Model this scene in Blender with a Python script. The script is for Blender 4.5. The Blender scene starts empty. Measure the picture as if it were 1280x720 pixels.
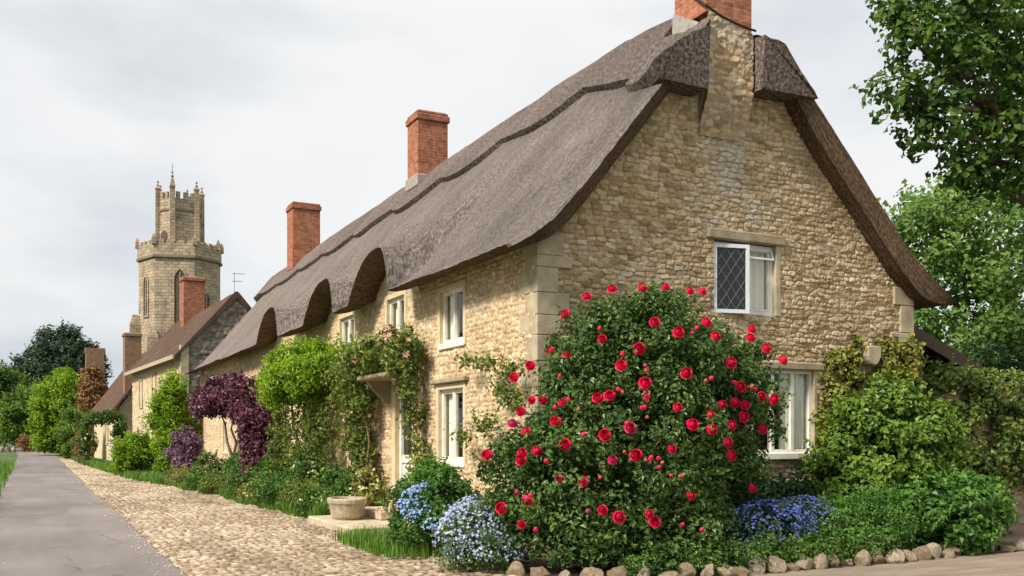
import bpy, bmesh, math, random
import numpy as np
from mathutils import Vector, Matrix
random.seed(7)
scene = bpy.context.scene
COL = scene.collection
R_ = math.radians
rng = np.random.default_rng(11)

# ---------------------------------------------------------------- camera frame (the house runs along +Y, its gable along +X)
YAW = R_(26.64)
FW = np.array([math.sin(YAW), math.cos(YAW)])
RT = np.array([math.cos(YAW), -math.sin(YAW)])
EYE = 1.6
def gp(px, depth):
    """ground point seen in picture column px at a given distance"""
    r = (px - 640) / 1200 * depth
    p = FW * depth + RT * r
    return float(p[0]), float(p[1])
def hz(py, depth):
    return EYE + (545 - py) / 1200 * depth

# ---------------------------------------------------------------- object helpers
ORG = {}
def thing(name, label, cat, loc=(0, 0, 0), group=None):
    o = bpy.data.objects.new(name, None); COL.objects.link(o)
    o.empty_display_size = .2
    o.location = loc; ORG[o.name] = np.array(loc, float)
    o['label'] = label; o['category'] = cat
    if group: o['group'] = group
    return o
def tag(o, label=None, cat=None, group=None, kind=None):
    if label: o['label'] = label
    if cat: o['category'] = cat
    if group: o['group'] = group
    if kind: o['kind'] = kind
    return o
def link(name, me, mat, parent=None, origin=None):
    o = bpy.data.objects.new(name, me); COL.objects.link(o)
    if mat is not None and len(me.materials) == 0: me.materials.append(mat)
    if parent is not None:
        o.parent = parent; ORG[o.name] = ORG[parent.name]
    else:
        ORG[o.name] = np.array(origin if origin is not None else (0, 0, 0), float)
        o.location = ORG[o.name]
    return o
def np_mesh(name, V, F, mat, parent=None, origin=None, vattr=None, fattr=None, smooth=False, uv=None):
    """one mesh object out of arrays; V in world metres, F an (n,3) or (n,4) array"""
    V = np.asarray(V, np.float32); F = np.asarray(F, np.int32)
    org = ORG[parent.name] if parent is not None else np.array(origin if origin is not None else (0, 0, 0), float)
    me = bpy.data.meshes.new(name)
    n, k = F.shape
    me.vertices.add(len(V)); me.vertices.foreach_set('co', (V - org.astype(np.float32)).ravel())
    me.loops.add(n * k); me.loops.foreach_set('vertex_index', F.ravel())
    me.polygons.add(n)
    me.polygons.foreach_set('loop_start', np.arange(0, n * k, k, dtype=np.int32))
    if smooth: me.polygons.foreach_set('use_smooth', np.ones(n, bool))
    else: me.polygons.foreach_set('use_smooth', np.zeros(n, bool))
    for d, dom in ((vattr, 'POINT'), (fattr, 'FACE')):
        for key, arr in (d or {}).items():
            a = me.attributes.new(key, 'FLOAT', dom); a.data.foreach_set('value', np.asarray(arr, np.float32).ravel())
    if uv is not None:
        l = me.uv_layers.new(name='UVMap'); l.data.foreach_set('uv', np.asarray(uv, np.float32)[F.ravel()].ravel())
    me.update(calc_edges=True)
    return link(name, me, mat, parent, origin)

class MB:
    """collects boxes, tubes and lofts into one mesh"""
    def __init__(s): s.v = []; s.f = []
    def poly(s, pts, faces):
        b = len(s.v); s.v += [tuple(map(float, p)) for p in pts]; s.f += [tuple(b + i for i in f) for f in faces]; return s
    def box(s, x0, x1, y0, y1, z0, z1, M=None, ch=0.0):
        if ch > 0:
            c = ch; pts = []
            for z, i in ((z0, c), (z0 + c, 0), (z1 - c, 0), (z1, c)):
                pts += [(x0 + i, y0 + i, z), (x1 - i, y0 + i, z), (x1 - i, y1 - i, z), (x0 + i, y1 - i, z)]
            # bevel the vertical edges too, by an octagonal outline
            pts = []
            for z, i in ((z0, c), (z0 + c, 0), (z1 - c, 0), (z1, c)):
                a0, a1, b0, b1 = x0 + i, x1 - i, y0 + i, y1 - i
                pts += [(a0 + c, b0, z), (a1 - c, b0, z), (a1, b0 + c, z), (a1, b1 - c, z), (a1 - c, b1, z), (a0 + c, b1, z), (a0, b1 - c, z), (a0, b0 + c, z)]
            fs = [tuple(range(7, -1, -1)), tuple(range(24, 32))]
            for r in range(3):
                for i in range(8): fs.append((r * 8 + i, r * 8 + (i + 1) % 8, r * 8 + 8 + (i + 1) % 8, r * 8 + 8 + i))
        else:
            pts = [(x0, y0, z0), (x1, y0, z0), (x1, y1, z0), (x0, y1, z0), (x0, y0, z1), (x1, y0, z1), (x1, y1, z1), (x0, y1, z1)]
            fs = [(3, 2, 1, 0), (4, 5, 6, 7), (0, 1, 5, 4), (1, 2, 6, 5), (2, 3, 7, 6), (3, 0, 4, 7)]
        if M: pts = [M(*p) for p in pts]
        return s.poly(pts, fs)
    def loft(s, secs, closed=True, cap=True):
        n = len(secs[0]); pts = [p for q in secs for p in q]; fs = []
        for r in range(len(secs) - 1):
            for i in range(n if closed else n - 1):
                j = (i + 1) % n
                fs.append((r * n + i, r * n + j, (r + 1) * n + j, (r + 1) * n + i))
        if cap: fs += [tuple(range(n - 1, -1, -1)), tuple(range((len(secs) - 1) * n, len(secs) * n))]
        return s.poly(pts, fs)
    def tube(s, pts, radii, n=7):
        pts = [np.array(p, float) for p in pts]
        if not hasattr(radii, '__len__'): radii = [radii] * len(pts)
        secs = []; up = np.array([.31, .2, .93])
        for i, p in enumerate(pts):
            d = pts[min(i + 1, len(pts) - 1)] - pts[max(i - 1, 0)]; d = d / (np.linalg.norm(d) + 1e-9)
            a = np.cross(d, up); 
            if np.linalg.norm(a) < .05: a = np.cross(d, np.array([1., 0, 0]))
            a /= np.linalg.norm(a); b = np.cross(a, d)
            secs.append([p + radii[i] * (math.cos(2 * math.pi * k / n) * a + math.sin(2 * math.pi * k / n) * b) for k in range(n)])
        return s.loft(secs)
    def build(s, name, mat, parent=None, origin=None, smooth=False, uv=True):
        org = ORG[parent.name] if parent is not None else np.array(origin if origin is not None else (0, 0, 0), float)
        me = bpy.data.meshes.new(name)
        me.from_pydata([tuple(np.array(v) - org) for v in s.v], [], s.f); me.update()
        bm = bmesh.new(); bm.from_mesh(me); bmesh.ops.recalc_face_normals(bm, faces=bm.faces); bm.to_mesh(me); bm.free()
        if uv:
            l = me.uv_layers.new(name='UVMap')
            for p in me.polygons:
                n = p.normal; ax = max(range(3), key=lambda i: abs(n[i]))
                for li in p.loop_indices:
                    c = me.vertices[me.loops[li].vertex_index].co
                    x, y, z = c[0] + org[0], c[1] + org[1], c[2] + org[2]
                    l.data[li].uv = (y, z) if ax == 0 else (x, z) if ax == 1 else (x, y)
        if smooth:
            for p in me.polygons: p.use_smooth = True
        return link(name, me, mat, parent, origin)

# ---------------------------------------------------------------- numpy noise
def _h(i, j, s):
    x = np.sin(i * 127.1 + j * 311.7 + s * 74.7) * 43758.5453
    return x - np.floor(x)
def vnoise(x, y, s=0):
    i = np.floor(x); j = np.floor(y); fx = x - i; fy = y - j
    fx = fx * fx * (3 - 2 * fx); fy = fy * fy * (3 - 2 * fy)
    return (_h(i, j, s) * (1 - fx) + _h(i + 1, j, s) * fx) * (1 - fy) + (_h(i, j + 1, s) * (1 - fx) + _h(i + 1, j + 1, s) * fx) * fy
def fbm(x, y, s=0, o=3):
    t = 0; a = .5; w = 0
    for k in range(o): t = t + a * vnoise(x * 2 ** k, y * 2 ** k, s + k); w += a; a *= .5
    return t / w
def sstep(a, b, x):
    t = np.clip((x - a) / (b - a), 0, 1); return t * t * (3 - 2 * t)

# ---------------------------------------------------------------- materials
def new_mat(name):
    m = bpy.data.materials.new(name); m.use_nodes = True
    nt = m.node_tree; nt.nodes.clear()
    out = nt.nodes.new('ShaderNodeOutputMaterial')
    return m, nt, out
def N(nt, t, **k):
    n = nt.nodes.new(t)
    for a, b in k.items():
        if a.startswith('i_'):
            n.inputs[a[2:].replace('_', ' ')].default_value = b
        else: setattr(n, a, b)
    return n
def ramp(nt, stops, fac):
    r = N(nt, 'ShaderNodeValToRGB')
    el = r.color_ramp.elements
    while len(el) > 1: el.remove(el[-1])
    el[0].position = stops[0][0]; el[0].color = (*stops[0][1], 1)
    for p, c in stops[1:]:
        e = el.new(p); e.color = (*c, 1)
    nt.links.new(fac, r.inputs[0]); return r.outputs[0]
def mix(nt, a, b, fac, mode='MIX'):
    m = N(nt, 'ShaderNodeMix', data_type='RGBA', blend_type=mode)
    for s, v in ((0, fac), (6, a), (7, b)):
        if hasattr(v, 'is_linked'): nt.links.new(v, m.inputs[s])
        else: m.inputs[s].default_value = v if s == 0 else (*v, 1)
    return m.outputs[2]
def noise(nt, vec, scale, detail=4, rough=.55, dim='3D'):
    n = N(nt, 'ShaderNodeTexNoise', noise_dimensions=dim); n.inputs['Scale'].default_value = scale
    n.inputs['Detail'].default_value = detail; n.inputs['Roughness'].default_value = rough
    if vec is not None: nt.links.new(vec, n.inputs['Vector'])
    return n.outputs['Fac']
def mapping(nt, vec, sc=(1, 1, 1), rot=(0, 0, 0)):
    m = N(nt, 'ShaderNodeMapping'); m.inputs['Scale'].default_value = sc; m.inputs['Rotation'].default_value = rot
    nt.links.new(vec, m.inputs['Vector']); return m.outputs[0]
def finish(nt, out, col, rough=.85, bump=None, bstr=.5, bdist=.02, spec=.3):
    b = N(nt, 'ShaderNodeBsdfPrincipled')
    if hasattr(col, 'is_linked'): nt.links.new(col, b.inputs['Base Color'])
    else: b.inputs['Base Color'].default_value = (*col, 1)
    if hasattr(rough, 'is_linked'): nt.links.new(rough, b.inputs['Roughness'])
    else: b.inputs['Roughness'].default_value = rough
    b.inputs['Specular IOR Level'].default_value = spec
    if bump is not None:
        bn = N(nt, 'ShaderNodeBump'); bn.inputs['Strength'].default_value = bstr; bn.inputs['Distance'].default_value = bdist
        nt.links.new(bump, bn.inputs['Height']); nt.links.new(bn.outputs[0], b.inputs['Normal'])
    nt.links.new(b.outputs[0], out.inputs[0]); return b
def plain(name, col, col2=None, rough=.8, scale=6, bstr=.3, bdist=.01, spec=.3):
    m, nt, out = new_mat(name)
    tc = N(nt, 'ShaderNodeTexCoord').outputs['Object']
    col2 = col2 or tuple(c * .7 for c in col)
    n1 = noise(nt, tc, scale); n2 = noise(nt, tc, scale * 7)
    c = ramp(nt, [(.3, col2), (.65, col)], n1)
    finish(nt, out, c, rough, n2, bstr, bdist, spec); return m
def attr(nt, key):
    return N(nt, 'ShaderNodeAttribute', attribute_name=key).outputs['Fac']
def rubble_mat(name, stops, mortar, stain=(.47, .45, .41), bstr=.6):
    m, nt, out = new_mat(name)
    tc = N(nt, 'ShaderNodeTexCoord').outputs['Object']
    c = ramp(nt, stops, attr(nt, 'tint'))
    n1 = noise(nt, tc, 14, 5, .6); n2 = noise(nt, tc, 1.3, 3)
    c = mix(nt, c, ramp(nt, [(.3, (.42, .36, .28)), (.7, (1.25, 1.2, 1.1))], n1), .55, 'MULTIPLY')
    c = mix(nt, c, ramp(nt, [(.3, (.78, .78, .8)), (.7, (1.12, 1.08, 1.0))], n2), .6, 'MULTIPLY')
    c = mix(nt, c, stain, attr(nt, 'stain'))
    c = mix(nt, c, mortar, attr(nt, 'mortar'))
    nb = noise(nt, tc, 38, 6, .75)
    finish(nt, out, c, .92, nb, bstr, .03, .15); return m
def leaf_mat(name, stops, trans=.3, rough=.5, spec=.3):
    m, nt, out = new_mat(name)
    c = ramp(nt, stops, attr(nt, 'tint'))
    b = N(nt, 'ShaderNodeBsdfPrincipled'); b.inputs['Roughness'].default_value = rough; b.inputs['Specular IOR Level'].default_value = spec
    nt.links.new(c, b.inputs['Base Color'])
    t = N(nt, 'ShaderNodeBsdfTranslucent'); nt.links.new(mix(nt, c, (1.0, 1.1, .55), .8, 'MULTIPLY'), t.inputs['Color'])
    ms = N(nt, 'ShaderNodeMixShader'); ms.inputs[0].default_value = trans
    nt.links.new(b.outputs[0], ms.inputs[1]); nt.links.new(t.outputs[0], ms.inputs[2]); nt.links.new(ms.outputs[0], out.inputs[0])
    return m
def greens(d, m, l, y=None):
    s = [(0, d), (.45, m), (.85, l)]
    if y: s.append((1, y))
    return s

# ---------------------------------------------------------------- foliage
def rdir(n, r=rng):
    v = r.normal(size=(n, 3)); return v / np.linalg.norm(v, axis=1, keepdims=True)
def nrm(v): return v / (np.linalg.norm(v, axis=1, keepdims=True) + 1e-9)
def leaf_arrays(P, Nn, size, aspect=.6, fold=.25):
    n = len(P); t = nrm(np.cross(Nn, rdir(n))); b = np.cross(Nn, t); s = size[:, None]
    V = np.empty((n, 4, 3))
    V[:, 0] = P - t * s * .5 - Nn * s * .12
    V[:, 1] = P + b * s * aspect * .5 + Nn * s * fold * .4 - t * s * .06
    V[:, 2] = P + t * s * .5 - Nn * s * .18
    V[:, 3] = P - b * s * aspect * .5 + Nn * s * fold * .4 - t * s * .06
    i = np.arange(n)[:, None] * 4
    F = np.concatenate([i + [0, 1, 2], i + [0, 2, 3]], 1).reshape(-1, 3)
    return V.reshape(-1, 3), F
def clump_pts(ells, n, ss=.25, fill=.25, up=.35, low=-.7, flat=1.0, inside=None):
    """leaf positions, normals and tints: small clumps over a union of ellipsoids (cx,cy,cz,rx,ry,rz)"""
    E = np.array(ells, float); area = (E[:, 3] * E[:, 4] + E[:, 4] * E[:, 5] + E[:, 3] * E[:, 5])
    def lvl(p, skip):
        m = np.full(len(p), 9.)
        for j, e in enumerate(E):
            q = np.sqrt((((p - e[:3]) / e[3:]) ** 2).sum(1)); q = np.where(skip == j, 9., q); m = np.minimum(m, q)
        return m
    C = []; O = []; W = []
    for j, e in enumerate(E):
        k = max(6, int(area[j] * 4.2 / (ss * ss * 2.2)))
        d = rdir(k * 2); d = d[d[:, 2] > low][:k]
        rr = 1 - .33 * rng.random((len(d), 1)) ** 1.6
        rr = rr * (1 + .10 * np.sin(d[:, :1] * 5.1 + e[0] * 3) + .08 * np.sin(d[:, 2:3] * 7 + d[:, 1:2] * 4 + e[1]))
        c = e[:3] + e[3:] * d * rr
        keep = lvl(c, np.full(len(c), j)) > .8
        C.append(c[keep]); O.append(nrm(d / e[3:] * e[3:].min())[keep])
    C = np.concatenate(C); O = np.concatenate(O)
    ct = rng.random(len(C))
    nf = int(n * fill); ns = n - nf
    k = rng.integers(0, len(C), ns)
    off = rdir(ns); off[:, 2] *= flat
    P = C[k] + off * ss * (.35 + .65 * rng.random((ns, 1)) ** .6) * (.7 + .6 * ct[k][:, None])
    Nn = nrm(off * .55 + O[k] * .55 + np.array([0, 0, up]) + rng.normal(size=(ns, 3)) * .38)
    T = np.clip(.42 * ct[k] + .5 * rng.random(ns) + .08 * off[:, 2], 0, 1)
    j = rng.choice(len(E), nf, p=area / area.sum())
    d = rdir(nf); P2 = E[j, :3] + E[j, 3:] * d * (.35 + .5 * rng.random((nf, 1)))
    N2 = nrm(d + rng.normal(size=(nf, 3)) * .6)
    # young sprigs that stick out of the outline
    nsp = max(4, int(n * .07)); per = 9; K = max(1, nsp // per); js = rng.choice(len(E), K, p=area / area.sum()); ds = rdir(K); ds[:, 2] = np.abs(ds[:, 2]) * 1.1 - .25; ds = nrm(ds)
    tt = np.linspace(.92, 1.0, per)[None, :, None]; L = (ss * (.5 + 1.1 * rng.random((K, 1, 1)))) * np.linspace(0, 1, per)[None, :, None]
    dd = nrm(ds + np.array([0, 0, .35]))
    P3 = (E[js, :3] + E[js, 3:] * ds * .95)[:, None, :] + dd[:, None, :] * L + rng.normal(size=(K, per, 3)) * ss * .07
    keep3 = lvl(P3[:, -1], js) > .9; P3 = P3[keep3].reshape(-1, 3); N3 = nrm(rng.normal(size=P3.shape) * .7 + np.array([0, 0, .5]))
    P = np.concatenate([P, P2, P3]); Nn = np.concatenate([Nn, N2, N3]); T = np.concatenate([T, rng.random(nf) * .7, .45 + .55 * rng.random(len(P3))])
    ok = P[:, 2] > .015
    if inside is not None: ok &= inside(P)
    return P[ok], Nn[ok], T[ok]
def foliage(name, ells, n, leaf, mat, parent=None, origin=None, aspect=.6, **k):
    P, Nn, T = clump_pts(ells, n, **k)
    V, F = leaf_arrays(P, Nn, leaf * (.6 + .8 * rng.random(len(P))), aspect)
    return np_mesh(name, V, F, mat, parent, origin, fattr={'tint': np.repeat(T, 2)})
def scatter_flowers(name, ells, n, size, mat, parent, low=-.2, inside=None, out=1.03, petals=5):
    """little five-petalled blossoms over the surface of a plant, one mesh"""
    E = np.array(ells, float); j = rng.integers(0, len(E), n)
    d = rdir(n); d[:, 2] = np.where(d[:, 2] < low, -d[:, 2], d[:, 2])
    P = E[j, :3] + E[j, 3:] * d * (out - .12 * rng.random((n, 1)))
    Nn = nrm(d + np.array([-.25, -.35, .4]) + rng.normal(size=(n, 3)) * .3)
    ok = P[:, 2] > .05
    if inside is not None: ok &= inside(P)
    P, Nn = P[ok], Nn[ok]; n = len(P)
    s = size * (.6 + .7 * rng.random(n)); t = nrm(np.cross(Nn, rdir(n))); b = np.cross(Nn, t)
    V = np.empty((n, petals + 1, 3)); V[:, 0] = P
    m = petals * 2
    V = np.empty((n, m + 1, 3)); V[:, 0] = P
    for q in range(m):
        a = 2 * math.pi * q / m; r = s * (.5 if q % 2 == 0 else .22)
        V[:, q + 1] = P + (t * math.cos(a) + b * math.sin(a)) * r[:, None] + Nn * (r * .35)[:, None]
    F = np.concatenate([np.arange(n)[:, None] * (m + 1) + [0, q + 1, (q + 1) % m + 1] for q in range(m)], 1).reshape(-1, 3)
    o = np_mesh(name, V.reshape(-1, 3), F, mat, parent, fattr={'tint': np.repeat(rng.random(n), m)})
    return o
def blades(P, h, w, lean=.35):
    """grass blades: two-segment pointed strips"""
    n = len(P); a = rng.random(n) * 6.283; d = np.stack([np.cos(a), np.sin(a), 0 * a], 1); s = np.stack([-d[:, 1], d[:, 0], 0 * a], 1)
    h = h * (.5 + .7 * rng.random(n)); l = lean * h * (.3 + rng.random(n)); w = w * (.7 + .6 * rng.random(n))
    V = np.empty((n, 5, 3)); up = np.array([0, 0, 1.])
    V[:, 0] = P - s * w[:, None] / 2; V[:, 1] = P + s * w[:, None] / 2
    mid = P + up * (h * .6)[:, None] + d * (l * .35)[:, None]
    V[:, 2] = mid + s * w[:, None] * .36; V[:, 3] = mid - s * w[:, None] * .36
    V[:, 4] = P + up * h[:, None] + d * l[:, None]
    i = np.arange(n)[:, None] * 5
    F = np.concatenate([i + [0, 1, 2], i + [0, 2, 3], i + [3, 2, 4]], 1).reshape(-1, 3)
    return V.reshape(-1, 3), F, np.repeat(np.clip(rng.random(n), 0, 1), 3)
# ---------------------------------------------------------------- material library
OCHRE = [(0, (.21, .145, .085)), (.15, (.36, .26, .155)), (.4, (.475, .36, .225)), (.65, (.54, .425, .28)), (.85, (.58, .50, .385)), (1, (.41, .37, .315))]
M_gable = rubble_mat('gable_rubble', OCHRE, (.33, .26, .155))
M_front = rubble_mat('front_rubble', [(0, (.40, .28, .165)), (.25, (.58, .43, .27)), (.65, (.67, .53, .36)), (1, (.75, .66, .50))], (.32, .22, .135))
M_pale = rubble_mat('pale_rubble', [(0, (.42, .34, .22)), (.5, (.55, .46, .31)), (1, (.62, .54, .4))], (.5, .42, .28))
M_flint = rubble_mat('flint_rubble', [(0, (.07, .065, .06)), (.5, (.17, .155, .135)), (1, (.33, .3, .25))], (.2, .18, .15))
M_cobble = rubble_mat('cobble_stone', [(0, (.23, .17, .115)), (.35, (.38, .30, .215)), (.7, (.49, .41, .315)), (1, (.60, .535, .44))], (.085, .055, .033), bstr=.5)
M_rock = rubble_mat('edging_rock', [(0, (.42, .34, .24)), (1, (.42, .34, .24))], (.15, .1, .06), bstr=1)
M_gable_plain = plain('rough_gable_stone', (.40, .31, .18), (.22, .16, .09), .9, 9, 1, .03)
M_ashlar = plain('ashlar_stone', (.42, .35, .24), (.27, .215, .14), .85, 5, .5, .01)
M_ashlar_warm = plain('ashlar_front', (.56, .46, .30), (.46, .36, .21), .85, 4, .4, .01)
M_lintel = plain('stone_lintel', (.33, .27, .18), (.22, .17, .11), .9, 6, .6, .015)
M_step = plain('worn_step_stone', (.50, .41, .29), (.30, .23, .15), .85, 5, .6, .015)
M_trough = plain('weathered_trough_stone', (.44, .37, .26), (.24, .19, .12), .9, 9, .8, .02)
M_white = plain('white_paint', (.72, .69, .61), (.56, .53, .45), .45, 4, .1, .004)
M_greyframe = plain('grey_white_paint', (.62, .65, .66), (.50, .53, .54), .4, 5, .1, .004)
M_lead = plain('lead_sheet', (.33, .29, .25), (.2, .18, .16), .55, 8, .4, .01)
M_came = plain('lead_came', (.16, .17, .17), (.1, .1, .1), .5, 8, .1, .004)
M_cable = plain('black_cable', (.015, .013, .012), None, .5)
M_darkwood = plain('dark_timber', (.055, .036, .026), (.03, .02, .015), .8, 6, .5, .01)
M_boards = plain('dark_roof_boards', (.075, .045, .034), (.04, .024, .02), .8, 7, .6, .015)
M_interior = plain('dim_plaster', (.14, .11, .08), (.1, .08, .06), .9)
M_curtain = plain('net_curtain', (.84, .81, .72), (.76, .73, .64), .9, 9, .1)
M_bark = plain('grey_brown_bark', (.17, .125, .085), (.07, .05, .035), .95, 9, 1, .02)
M_vinewood = plain('vine_stem', (.24, .17, .10), (.12, .08, .05), .95, 12, .8, .01)
M_metal = plain('aerial_metal', (.25, .25, .26), (.15, .15, .15), .4, 8, .1)
M_tower = plain('church_limestone', (.36, .30, .22), (.20, .165, .12), .9, 1.6, 1.0, .10)
M_tower_trim = plain('church_string_course', (.20, .155, .10), (.13, .1, .07), .9, 1.5, .5, .04)
M_tower_dark = plain('tower_louvre', (.10, .08, .06), (.05, .04, .03), .9)
M_rustleaf = leaf_mat('rust_orange_leaf', greens((.12, .055, .025), (.26, .125, .05), (.36, .23, .09)), .25)

def brick_mat(name, c1, c2, mortar, dirt=.5, bw=.225, bh=.075, ms=.009, n=9):
    m, nt, out = new_mat(name)
    uv = N(nt, 'ShaderNodeTexCoord').outputs['UV']; ob = N(nt, 'ShaderNodeTexCoord').outputs['Object']
    nz = N(nt, 'ShaderNodeTexNoise'); nz.inputs['Scale'].default_value = 7; nt.links.new(ob, nz.inputs['Vector'])
    wv = N(nt, 'ShaderNodeVectorMath', operation='MULTIPLY_ADD'); wv.inputs[1].default_value = (.02, .02, .0)
    nt.links.new(nz.outputs['Color'], wv.inputs[0]); nt.links.new(uv, wv.inputs[2])
    b = N(nt, 'ShaderNodeTexBrick'); nt.links.new(wv.outputs[0], b.inputs['Vector'])
    b.inputs['Scale'].default_value = 1; b.inputs['Brick Width'].default_value = bw; b.inputs['Row Height'].default_value = bh
    b.inputs['Mortar Size'].default_value = ms; b.inputs['Mortar Smooth'].default_value = .4; b.inputs['Bias'].default_value = -.1
    b.inputs['Color1'].default_value = (*c1, 1); b.inputs['Color2'].default_value = (*c2, 1); b.inputs['Mortar'].default_value = (*mortar, 1)
    n1 = noise(nt, ob, n, 5, .65)
    c = mix(nt, b.outputs['Color'], ramp(nt, [(.3, (.4, .36, .33)), (.6, (1.1, 1.05, 1.0))], n1), dirt, 'MULTIPLY')
    mh = N(nt, 'ShaderNodeMath', operation='MULTIPLY_ADD'); nt.links.new(b.outputs['Fac'], mh.inputs[0]); mh.inputs[1].default_value = -1.0
    nt.links.new(noise(nt, ob, 40), mh.inputs[2])
    finish(nt, out, c, .9, mh.outputs[0], .9, .012, .15); return m
M_brick = brick_mat('orange_red_brick', (.41, .155, .09), (.27, .09, .058), (.38, .24, .16), .8)
M_tower = brick_mat('church_limestone_blocks', (.41, .335, .245), (.29, .235, .17), (.2, .165, .12), .75, .62, .30, .03, 1.3)
M_brick2 = brick_mat('old_red_brick', (.40, .15, .085), (.24, .085, .05), (.3, .2, .14), .7)
M_brown_stack = brick_mat('brown_stack_brick', (.27, .17, .11), (.19, .12, .08), (.25, .18, .12), .7)

def thatch_mat(name, c_lo, c_hi, ws=.28, sc=(27, 17, 1)):
    m, nt, out = new_mat(name)
    uv = N(nt, 'ShaderNodeTexCoord').outputs['UV']; ob = N(nt, 'ShaderNodeTexCoord').outputs['Object']
    streak = noise(nt, mapping(nt, uv, (22, 2.6, 1)), 1, 5, .65, '2D')
    speck = noise(nt, mapping(nt, uv, sc), 1, 5, .8, '2D')
    broad = noise(nt, ob, .55, 4, .6)
    patch = noise(nt, mapping(nt, uv, (1.6, .45, 1)), 1, 4, .6, '2D')
    f = N(nt, 'ShaderNodeMath', operation='MULTIPLY_ADD'); nt.links.new(streak, f.inputs[0]); f.inputs[1].default_value = ws
    g = N(nt, 'ShaderNodeMath', operation='MULTIPLY'); nt.links.new(speck, g.inputs[0]); g.inputs[1].default_value = 1 - ws
    nt.links.new(g.outputs[0], f.inputs[2])
    c = ramp(nt, [(.36, tuple(x * .4 for x in c_lo)), (.47, c_lo), (.55, c_hi), (.66, tuple(min(1, x * 1.6) for x in c_hi))], f.outputs[0])
    c = mix(nt, c, ramp(nt, [(.25, (.72, .70, .68)), (.7, (1.15, 1.12, 1.1))], broad), .8, 'MULTIPLY')
    c = mix(nt, c, ramp(nt, [(.3, (.75, .74, .70)), (.65, (1.1, 1.08, 1.08))], patch), .7, 'MULTIPLY')
    finish(nt, out, c, .95, f.outputs[0], 1.0, .10, .1); return m
M_thatch = thatch_mat('old_grey_thatch', (.182, .155, .138), (.295, .257, .232))
M_thatch_ridge = thatch_mat('ridge_thatch', (.15, .118, .104), (.29, .238, .212), .06, (19, 17, 1))
M_thatch_under = thatch_mat('cut_straw_edge', (.125, .085, .055), (.24, .165, .10))
M_thatch_brown = thatch_mat('brown_thatch', (.085, .052, .038), (.16, .105, .08))

def glass_mat():
    m, nt, out = new_mat('window_glass')
    tr = N(nt, 'ShaderNodeBsdfTransparent'); tr.inputs[0].default_value = (.96, .97, .96, 1)
    gl = N(nt, 'ShaderNodeBsdfGlossy'); gl.inputs['Roughness'].default_value = .03
    fr = N(nt, 'ShaderNodeFresnel'); fr.inputs[0].default_value = 1.6
    ob = N(nt, 'ShaderNodeTexCoord').outputs['Object']
    bn = N(nt, 'ShaderNodeBump'); bn.inputs['Strength'].default_value = .15; bn.inputs['Distance'].default_value = .02
    nt.links.new(noise(nt, ob, 3), bn.inputs['Height']); nt.links.new(bn.outputs[0], gl.inputs['Normal']); nt.links.new(bn.outputs[0], fr.inputs['Normal'])
    ge = N(nt, 'ShaderNodeNewGeometry'); mm = N(nt, 'ShaderNodeMath', operation='MULTIPLY_ADD'); mm.inputs[1].default_value = -1; mm.inputs[2].default_value = 1; nt.links.new(ge.outputs['Backfacing'], mm.inputs[0])
    m2 = N(nt, 'ShaderNodeMath', operation='MULTIPLY'); nt.links.new(mm.outputs[0], m2.inputs[0]); nt.links.new(fr.outputs[0], m2.inputs[1])
    ms = N(nt, 'ShaderNodeMixShader'); nt.links.new(m2.outputs[0], ms.inputs[0]); nt.links.new(tr.outputs[0], ms.inputs[1]); nt.links.new(gl.outputs[0], ms.inputs[2])
    nt.links.new(ms.outputs[0], out.inputs[0]); return m
M_glass = glass_mat()

# leaves
L_rose = leaf_mat('rose_leaf', greens((.018, .042, .010), (.055, .11, .022), (.12, .20, .042), (.22, .25, .09)), .25, .4)
L_creeper = leaf_mat('yellow_creeper_leaf', greens((.06, .065, .012), (.17, .18, .03), (.30, .29, .06), (.34, .25, .08)), .28)
L_ivy = leaf_mat('ivy_leaf', greens((.03, .05, .012), (.09, .14, .026), (.20, .25, .045), (.34, .30, .09)), .3)
L_shrub = leaf_mat('bright_shrub_leaf', greens((.03, .065, .008), (.10, .18, .02), (.17, .27, .035), (.28, .34, .06)), .33, .45)
L_low = leaf_mat('fresh_green_leaf', greens((.02, .06, .012), (.06, .15, .022), (.13, .26, .04)), .3, .45)
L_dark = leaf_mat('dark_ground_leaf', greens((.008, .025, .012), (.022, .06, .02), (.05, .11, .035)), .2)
L_maple = leaf_mat('maple_leaf', greens((.018, .045, .010), (.055, .12, .018), (.13, .21, .03), (.22, .28, .05)), .42)
L_light = leaf_mat('light_tree_leaf', greens((.05, .11, .025), (.14, .25, .055), (.27, .39, .11)), .46)
L_lime = leaf_mat('lime_leaf', greens((.06, .12, .008), (.17, .29, .014), (.30, .42, .025), (.40, .48, .05)), .4)
L_mid = leaf_mat('mid_green_leaf', greens((.02, .05, .01), (.06, .13, .02), (.13, .22, .035), (.24, .28, .08)), .3)
L_oak = leaf_mat('oak_leaf', greens((.012, .03, .018), (.03, .062, .03), (.06, .10, .045)), .2)
L_purple = leaf_mat('purple_leaf', [(0, (.02, .006, .012)), (.4, (.07, .02, .04)), (.75, (.16, .055, .085)), (1, (.27, .11, .15))], .2, .4)
L_mauve = leaf_mat('mauve_leaf', [(0, (.05, .02, .045)), (.4, (.14, .065, .12)), (.8, (.28, .15, .24)), (1, (.38, .25, .34))], .2, .5)
L_vine = leaf_mat('vine_leaf', greens((.03, .05, .012), (.12, .17, .03), (.27, .31, .06), (.46, .42, .16)), .34)
L_grass = leaf_mat('grass_blade', greens((.03, .075, .01), (.08, .18, .018), (.16, .28, .035)), .3)
L_straw = leaf_mat('pale_stem_leaf', greens((.09, .10, .02), (.22, .22, .05), (.38, .34, .12)), .25)
P_blue = leaf_mat('blue_petal', [(0, (.045, .07, .28)), (1, (.13, .18, .48))], .25, .6)
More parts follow.
